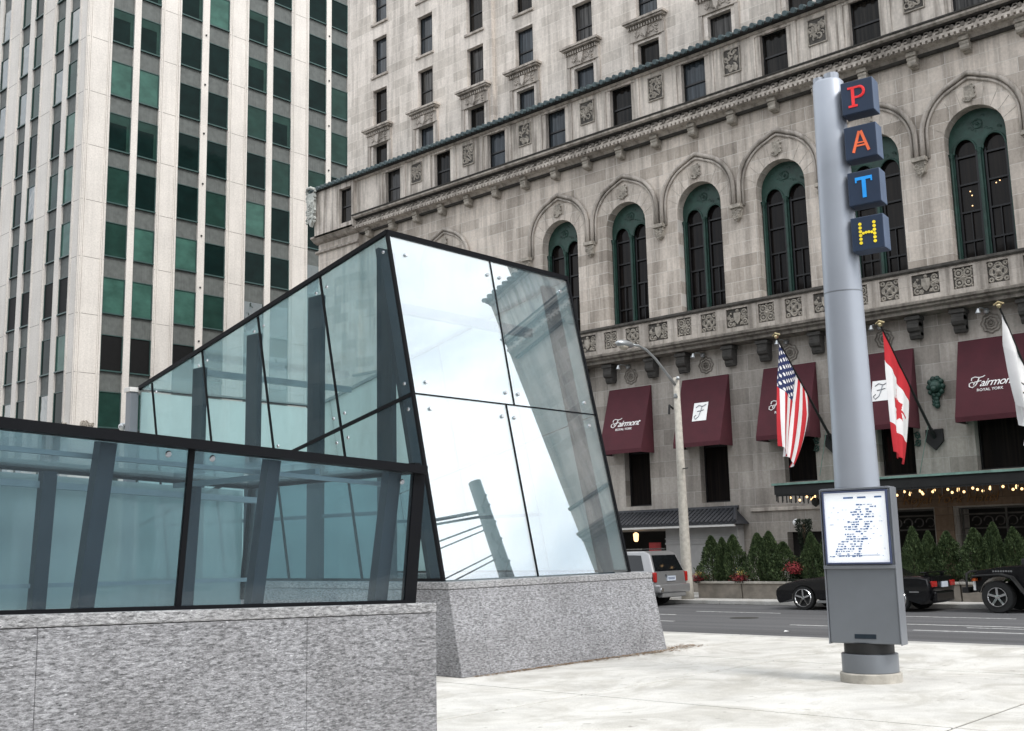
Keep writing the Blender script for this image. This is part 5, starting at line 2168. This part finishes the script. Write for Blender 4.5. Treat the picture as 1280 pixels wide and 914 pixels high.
# ------------------------------------------------------------------ CARS
def wheel(t, x, y, z, r, w, side=-1, spokes=5, rim_r=.66, name='wheel'):
    m_ = MB()
    ax = V((side, 0, 0))
    c = V((x, y, z))
    m_.lathe(c, ax, [(r * .55, -w), (r * .93, -w), (r, -w * .82), (r, -w * .18), (r * .94, 0), (r * (rim_r + .04), .004), (r * rim_r, -.02), (r * .5, -.05)], 28)
    ty = m_.build(name, M['rubber'], t, smooth='auto')
    m_ = MB()
    ring = [c + V((side * .006, r * rim_r * .97 * math.cos(2 * PI * k / 28), r * rim_r * .97 * math.sin(2 * PI * k / 28))) for k in range(29)]
    m_.tube(ring, r * .045, 6)
    m_.lathe(c + ax * -.03, ax, [(r * .16, 0), (r * .14, .035), (r * .05, .04)], 14)
    for k in range(spokes):
        a = 2 * PI * k / spokes + .3
        d = V((0, math.cos(a), math.sin(a)))
        n_ = V((0, -math.sin(a), math.cos(a)))
        p0, p1 = c + d * r * .1 - ax * .02, c + d * r * rim_r * .95 - ax * .005
        m_.obox((p0 + p1) / 2, (p1 - p0) / 2, n_ * r * .07, ax * .016)
    m_.build('rim', M['chrome'], ty, smooth=False)
    m_ = MB()
    m_.lathe(c + ax * -.09, ax, [(r * rim_r, 0), (r * rim_r, .01)], 20)
    m_.build('brake_disc', M['iron'], ty)
    return ty

def loft_body(mb, prof, x0, x1, ins=.06, tuck=.03):
    """prof closed (y, z) polygon, lofted across x with rounded flanks"""
    cy = sum(p[0] for p in prof) / len(prof)
    zmin, zmax = min(p[1] for p in prof), max(p[1] for p in prof)
    zm = zmin + (zmax - zmin) * .45
    st = [(0, 1), (.03, .45), (.09, .12), (.22, 0), (.5, 0), (.78, 0), (.91, .12), (.97, .45), (1, 1)]
    W = x1 - x0
    n = len(prof)
    vs = []
    for f, k in st:
        for (y, z) in prof:
            yy = cy + (y - cy) * (1 - k * ins * .45)
            zz = z - (k * ins if z > zm else 0) * (1 if z > zm else 0) * ((z - zm) / (zmax - zm + 1e-6))
            vs.append((x0 + W * f + 0, yy, zz))
    fs = []
    for i in range(len(st) - 1):
        for k in range(n):
            fs.append((i * n + k, i * n + (k + 1) % n, (i + 1) * n + (k + 1) % n, (i + 1) * n + k))
    fs.append(tuple(range(n - 1, -1, -1)))
    fs.append(tuple((len(st) - 1) * n + k for k in range(n)))
    mb.add(vs, fs)

def arc(cy, cz, r, a0, a1, n=10):
    return [(cy + r * math.cos(R(a0 + (a1 - a0) * k / n)), cz + r * math.sin(R(a0 + (a1 - a0) * k / n))) for k in range(n + 1)]

def cabin(mb, prof, xc, hw0, hw1, z0, z1):
    """greenhouse: (y,z) profile, tapering inwards with height"""
    def hx(z):
        f = max(0, min(1, (z - z0) / (z1 - z0)))
        return hw0 + (hw1 - hw0) * f
    n = len(prof)
    vs = [(xc - hx(z), y, z) for y, z in prof] + [(xc + hx(z), y, z) for y, z in prof]
    fs = [tuple(range(n)), tuple(range(2 * n - 1, n - 1, -1))] + [(i, i + n, (i + 1) % n + n, (i + 1) % n) for i in range(n)]
    mb.add(vs, fs)
    return hx
def side_glass(m_, prof, xc, hx, off=.008):
    for s in (-1, 1):
        n = len(prof)
        a = [(xc + s * (hx(z) + off), y, z) for y, z in prof]
        b = [(xc + s * (hx(z) - .01), y, z) for y, z in prof]
        m_.add(a + b, [tuple(range(n)), tuple(range(2 * n - 1, n - 1, -1))] + [(i, i + n, (i + 1) % n + n, (i + 1) % n) for i in range(n)])

# silver SUV: heading +Y, tail toward us
suv = thing('parked_car', 'silver sport utility vehicle seen from behind, next to the street lamp', 'car', (29.35, 22.4, -.12), 'cars along the far kerb')
GZ = -.12
x0, x1 = 28.45, 30.25
yr = 20.08
yf = yr + 4.55
m_ = MB()
wr, wf = yr + .95, yr + 3.65
prof = [(yr + .02, GZ + .45), (yr, GZ + .75), (yr + .03, GZ + 1.02), (yf - 1.0, GZ + 1.0), (yf - .1, GZ + .9), (yf, GZ + .6), (yf - .05, GZ + .3)]
prof += arc(wf, GZ + .34, .40, -5, 185) + arc(wr, GZ + .34, .40, -5, 185) + [(yr + .1, GZ + .3)]
loft_body(m_, prof, x0, x1, .05)
m_.build('body', M['silver'], suv, smooth='auto')
m_ = MB()
hx = cabin(m_, [(yr + .05, GZ + 1.0), (yr + .30, GZ + 1.60), (yr + .5, GZ + 1.68), (yf - 1.9, GZ + 1.68), (yf - 1.0, GZ + 1.0)], 29.35, .88, .70, GZ + 1.0, GZ + 1.68)
cb_ = m_.build('cabin', M['silver'], suv, bevel=.04)
m_ = MB()
side_glass(m_, [(yr + .42, GZ + 1.08), (yr + .60, GZ + 1.55), (yr + 1.25, GZ + 1.57), (yr + 1.25, GZ + 1.06)], 29.35, hx)
side_glass(m_, [(yr + 1.32, GZ + 1.06), (yr + 1.32, GZ + 1.57), (yf - 2.0, GZ + 1.57), (yf - 1.35, GZ + 1.06)], 29.35, hx)
m_.build('side_window', M['carglass'], cb_)
m_ = MB()
def rearpt(u, z, off):   # on rear hatch plane
    f = (z - (GZ + 1.0)) / .6
    return V((29.35 + u * hx(z), yr + .05 + .25 * f - off, z))
a = [rearpt(-.88, GZ + 1.06, .012), rearpt(.88, GZ + 1.06, .012), rearpt(.86, GZ + 1.55, .012), rearpt(-.86, GZ + 1.55, .012)]
b = [p + V((0, .02, 0)) for p in a]
m_.add(a + b, [(0, 1, 2, 3), (7, 6, 5, 4), (0, 4, 5, 1), (1, 5, 6, 2), (2, 6, 7, 3), (3, 7, 4, 0)])
m_.build('rear_window', M['carglass'], cb_)
for s in (-1, 1):
    m_ = MB()
    xx = 29.35 + s * .80
    m_.box(xx - .10 if s < 0 else xx - .02, xx + .02 if s < 0 else xx + .10, yr - .02, yr + .2, GZ + .72, GZ + 1.03)
    m_.build('tail_light', M['taillight'], suv, bevel=.03)
    m_ = MB()
    m_.bar((29.35 + s * .62, yr + .6, GZ + 1.74), (29.35 + s * .62, yf - 2.1, GZ + 1.74), .04, .04)
    m_.build('roof_rack', M['chrome'], suv)
m_ = MB()
m_.box(28.50, 30.20, yr - .14, yr + .12, GZ + .40, GZ + .66)
m_.build('rear_bumper', M['silver'], suv, bevel=.05)
m_ = MB()
m_.box(28.7, 30.0, yr - .1, yr + .1, GZ + .26, GZ + .41)
m_.build('lower_valance', M['silver_dk'], suv, bevel=.03)
m_ = MB()
m_.lathe((28.62, yr - .14, GZ + .5), (0, -1, 0), [(.075, 0), (.07, .02)], 14)
m_.build('fog_light', M['chrome'], suv)
m_ = MB()
m_.box(29.10, 29.55, yr - .03, yr + .01, GZ + .76, GZ + .92)
pl_ = m_.build('licence_plate', M['plate'], suv)
m_ = MB()
for k in range(6):
    m_.box(29.15 + k * .06, 29.18 + k * .06, yr - .034, yr - .03, GZ + .8, GZ + .87)
m_.build('plate_characters', M['flag_blue'], pl_)
m_ = MB()
m_.box(29.03, 29.62, yr - .05, yr + .01, GZ + .93, GZ + .97)
m_.build('hatch_trim', M['silver_dk'], suv)
for y_ in (wr, wf):
    wheel(suv, x0 + .03, y_, GZ + .34, .34, .22, -1, 6)
    wheel(suv, x1 - .03, y_, GZ + .34, .34, .22, 1, 6)

# black sports car
sp_ = thing('parked_car', 'low black sports car half hidden behind the map cabinet', 'car', (29.3, 13.75, -.12), 'cars along the far kerb')
x0, x1 = 28.42, 30.16
yf, yr = 16.0, 11.55
wf, wr = 15.13, 12.45
m_ = MB()
prof = [(yf - .03, GZ + .26), (yf, GZ + .40), (yf - .01, GZ + .52), (yf - .08, GZ + .62), (yf - .28, GZ + .72), (yf - .75, GZ + .83), (yf - 1.55, GZ + .92), (13.2, GZ + .90), (12.6, GZ + .92), (yr + .25, GZ + .93), (yr + .02, GZ + .88), (yr - .02, GZ + .62), (yr + .05, GZ + .34), (yr + .2, GZ + .2)]
prof += arc(wr, GZ + .33, .37, 185, -5) + arc(wf, GZ + .33, .37, 185, -5) + [(yf - .1, GZ + .18)]
loft_body(m_, prof, x0, x1, .07)
m_.build('body', M['carblack'], sp_, smooth='auto')
m_ = MB()
hx = cabin(m_, [(12.55, GZ + .88), (13.05, GZ + 1.22), (13.5, GZ + 1.26), (14.35, GZ + .88)], 29.29, .76, .56, GZ + .88, GZ + 1.26)
cb_ = m_.build('cabin', M['carblack'], sp_, bevel=.03)
m_ = MB()
side_glass(m_, [(12.85, GZ + .95), (13.12, GZ + 1.18), (13.5, GZ + 1.2), (14.05, GZ + .95)], 29.29, hx)
m_.build('side_window', M['carglass'], cb_)
for s in (-1, 1):
    m_ = MB()
    m_.obox((29.29 + s * .70, yf - .20, GZ + .60), (.13, -s * .03, 0), (0, .13, -.03), (0, .01, .045))
    m_.build('headlight', M['headlamp'], sp_, bevel=.02)
    m_ = MB()
    m_.box(29.29 + s * .60 - .16, 29.29 + s * .60 + .16, yr - .03, yr + .1, GZ + .63, GZ + .78)
    m_.build('tail_light', M['taillight'], sp_, bevel=.02)
    m_ = MB()
    m_.obox((29.29 + s * .9, 14.15, GZ + .97), (.09, 0, 0), (0, .05, 0), (0, 0, .05))
    m_.build('mirror', M['carblack'], sp_, bevel=.03)
m_ = MB()
m_.box(29.1, 29.5, yr - .05, yr - .02, GZ + .62, GZ + .76)
m_.build('licence_plate', M['plate'], sp_)
m_ = MB()
m_.bar((28.6, yr + .22, GZ + 1.0), (29.98, yr + .22, GZ + 1.0), .16, .03)
m_.box(28.75, 28.82, yr + .16, yr + .26, GZ + .92, GZ + 1.0)
m_.box(29.78, 29.85, yr + .16, yr + .26, GZ + .92, GZ + 1.0)
m_.build('spoiler', M['carblack'], sp_, bevel=.01)
m_ = MB()
m_.box(28.68, 29.90, yr - .05, yr + .1, GZ + .24, GZ + .52)
m_.build('rear_bumper', M['carblack'], sp_, bevel=.045)
m_ = MB()
m_.box(x0 - .004, x0 + .02, 12.9, 14.7, GZ + .2, GZ + .27)
m_.box(x0 - .006, x0 + .02, 11.85, 12.1, GZ + .5, GZ + .53)
m_.build('side_trim', M['silver_dk'], sp_)
for y_ in (wr, wf):
    wheel(sp_, x0 + .02, y_, GZ + .33, .33, .22, -1, 5, .74)
    wheel(sp_, x1 - .02, y_, GZ + .33, .33, .22, 1, 5, .74)

# black off-road car
jp = thing('parked_car', 'boxy black off-road car with a chunky tyre at the right edge', 'car', (29.6, 9.0, -.12), 'cars along the far kerb')
x0, x1 = 28.95, 30.35
yf, yr = 10.62, 6.9
wf, wr = 10.02, 7.75
GJ = GZ
m_ = MB()
prof = [(yf, GJ + .55), (yf, GJ + .95), (yf - .08, GJ + 1.05), (yf - .7, GJ + 1.14), (yf - 1.25, GJ + 1.17), (yr, GJ + 1.17), (yr, GJ + .5)]
prof += arc(wr, GJ + .40, .50, 170, 10) + arc(wf, GJ + .40, .50, 170, 10)
loft_body(m_, prof, x0, x1, .03)
m_.build('body', M['carblack'], jp, smooth='auto')
m_ = MB()
hx = cabin(m_, [(yr + .02, GJ + 1.16), (yr + .1, GJ + 1.72), (yf - 1.6, GJ + 1.72), (yf - 1.28, GJ + 1.16)], 29.65, .68, .6, GJ + 1.16, GJ + 1.72)
cb_ = m_.build('cabin', M['carblack'], jp, bevel=.03)
m_ = MB()
side_glass(m_, [(yr + .8, GJ + 1.22), (yr + .84, GJ + 1.64), (yf - 1.7, GJ + 1.64), (yf - 1.45, GJ + 1.22)], 29.65, hx)
m_.build('side_window', M['carglass'], cb_)
for s in (-1, 1):
    for wy in (wf, wr):
        m_ = MB()
        xa = 29.65 + s * .70
        xb = 29.65 + s * .98
        pa = [(.50, 178), (.52, 140), (.53, 110), (.53, 90), (.53, 70), (.56, 38), (.66, 8)]
        pts = [(wy - math.cos(R(180 - a)) * 0 + r * math.cos(R(a)), GJ + .42 + r * math.sin(R(a))) for r, a in pa]
        if wy == wf:
            pts = [(wf + .60, GJ + .82), (wf + .52, GJ + .93), (wf - .1, GJ + .97), (wf - .38, GJ + .90), (wf - .72, GJ + .42)]
        n = len(pts)
        vs = [(xa, y, z) for y, z in pts] + [(xb, y, z) for y, z in pts] + [(xa, y, z - .045) for y, z in pts] + [(xb, y, z - .045) for y, z in pts]
        fs = []
        for i in range(n - 1):
            fs += [(i, i + 1, n + i + 1, n + i), (2 * n + i, 3 * n + i, 3 * n + i + 1, 2 * n + i + 1), (n + i, n + i + 1, 3 * n + i + 1, 3 * n + i), (i, 2 * n + i, 2 * n + i + 1, i + 1)]
        fs += [(0, n, 3 * n, 2 * n), (n - 1, 3 * n - 1, 4 * n - 1, 2 * n - 1)]
        m_.add(vs, fs)
        m_.build('fender_flare', M['silver_dk'] if False else M['iron'], jp, bevel=.01)
    m_ = MB()
    m_.lathe((29.65 + s * .45, yf, GJ + .86), (0, 1, 0), [(.11, 0), (.10, .04)], 14)
    m_.build('headlight', M['headlamp'], jp)
    m_ = MB()
    m_.box(29.65 + s * .84 - .09, 29.65 + s * .84 + .09, yf - .12, yf - .0, GJ + .78, GJ + .86)
    m_.build('turn_signal', M['amber'], jp, bevel=.01)
    m_ = MB()
    m_.obox((29.65 + s * .95, yf - 1.35, GJ + 1.25), (.1, 0, 0), (0, .05, 0), (0, 0, .08))
    m_.build('mirror', M['iron'], jp, bevel=.02)
m_ = MB()
m_.box(28.95, 30.35, yf + .16, yf + .32, GJ + .48, GJ + .62)
m_.box(29.2, 29.3, yf, yf + .2, GJ + .5, GJ + .6)
m_.box(30.0, 30.1, yf, yf + .2, GJ + .5, GJ + .6)
m_.tube([(29.1, yf + .25, GJ + .6), (29.15, yf + .25, GJ + .95), (29.4, yf + .25, GJ + 1.0), (29.9, yf + .25, GJ + 1.0), (30.15, yf + .25, GJ + .95), (30.2, yf + .25, GJ + .6)], .03, 8)
m_.build('front_bumper', M['iron'], jp)
m_ = MB()
m_.box(28.93, 28.97, yf - .04, yf + .02, GJ + .55, GJ + .92)
m_.build('marker_strip', M['white'], jp)
for i in range(1):
    tx = MB()
    for k in range(8):
        tx.box(x0 - .003, x0 + .004, yf - .95 + k * .062, yf - .91 + k * .062, GJ + 1.0, GJ + 1.04)
    tx.build('hood_lettering', M['silver_dk'], jp)
m_ = MB()
m_.box(x0 - .004, x0 + .01, yf - 1.9, yf - 1.35, GJ + .62, GJ + .66)
m_.build('door_trim', M['chrome'], jp)
for y_ in (wf, wr):
    wheel(jp, x0 - .18, y_, GJ + .395, .395, .26, -1, 5, .60)
    wheel(jp, x1 + .18, y_, GJ + .395, .395, .26, 1, 5, .60)

# ------------------------------------------------------------------ WORLD + LIGHT
SUN_EL, SUN_AZ = 48, 0
world = bpy.data.worlds.new('World')
sc.world = world
world.use_nodes = True
nt = world.node_tree
bg = nt.nodes['Background']
sky = nd(nt, 'ShaderNodeTexSky', sky_type='NISHITA')
sky.sun_disc = False
sky.sun_elevation = R(SUN_EL)
sun_dir = V((-.08, -.62, 0)).normalized() * math.cos(R(SUN_EL)) + V((0, 0, math.sin(R(SUN_EL))))
sky.sun_rotation = math.atan2(sun_dir.x, sun_dir.y)
sky.dust_density = 4
sky.air_density = 1.0
tc = nd(nt, 'ShaderNodeTexCoord')
mp = nd(nt, 'ShaderNodeMapping')
mp.inputs['Scale'].default_value = (1.6, 1.6, 3.2)
nt.links.new(tc.outputs['Generated'], mp.inputs[0])
nz = nd(nt, 'ShaderNodeTexNoise')
nz.inputs['Scale'].default_value = 1.7
nz.inputs['Detail'].default_value = 5
nz.inputs['Distortion'].default_value = .4
nt.links.new(mp.outputs[0], nz.inputs['Vector'])
cl = ramp(nt, nz.outputs['Fac'], .36, (11.0, 12.4, 14.2), .58, (21.0, 21.3, 21.6))
mx = mixc(nt, 'MIX', .88, sky.outputs[0], cl)
nt.links.new(mx, bg.inputs[0])
bg.inputs[1].default_value = .11
sl = bpy.data.lights.new('sun', 'SUN')
sl.energy = 2.4
sl.angle = R(18)
sl.color = (1, .97, .93)
so = bpy.data.objects.new('sun', sl)
COL.objects.link(so)
so.rotation_euler = (-sun_dir).to_track_quat('-Z', 'Y').to_euler()

sc.view_settings.view_transform = 'Standard'
sc.view_settings.look = 'None'
sc.view_settings.exposure = 0
sc.view_settings.gamma = 1
sc.render.engine = 'CYCLES'
sc.cycles.use_denoising = True
sc.cycles.max_bounces = 10
sc.cycles.diffuse_bounces = 4
sc.cycles.glossy_bounces = 5
sc.cycles.transmission_bounces = 6
sc.cycles.transparent_max_bounces = 24
sc.cycles.caustics_reflective = False
sc.cycles.caustics_refractive = False
sc.cycles.sample_clamp_indirect = 6
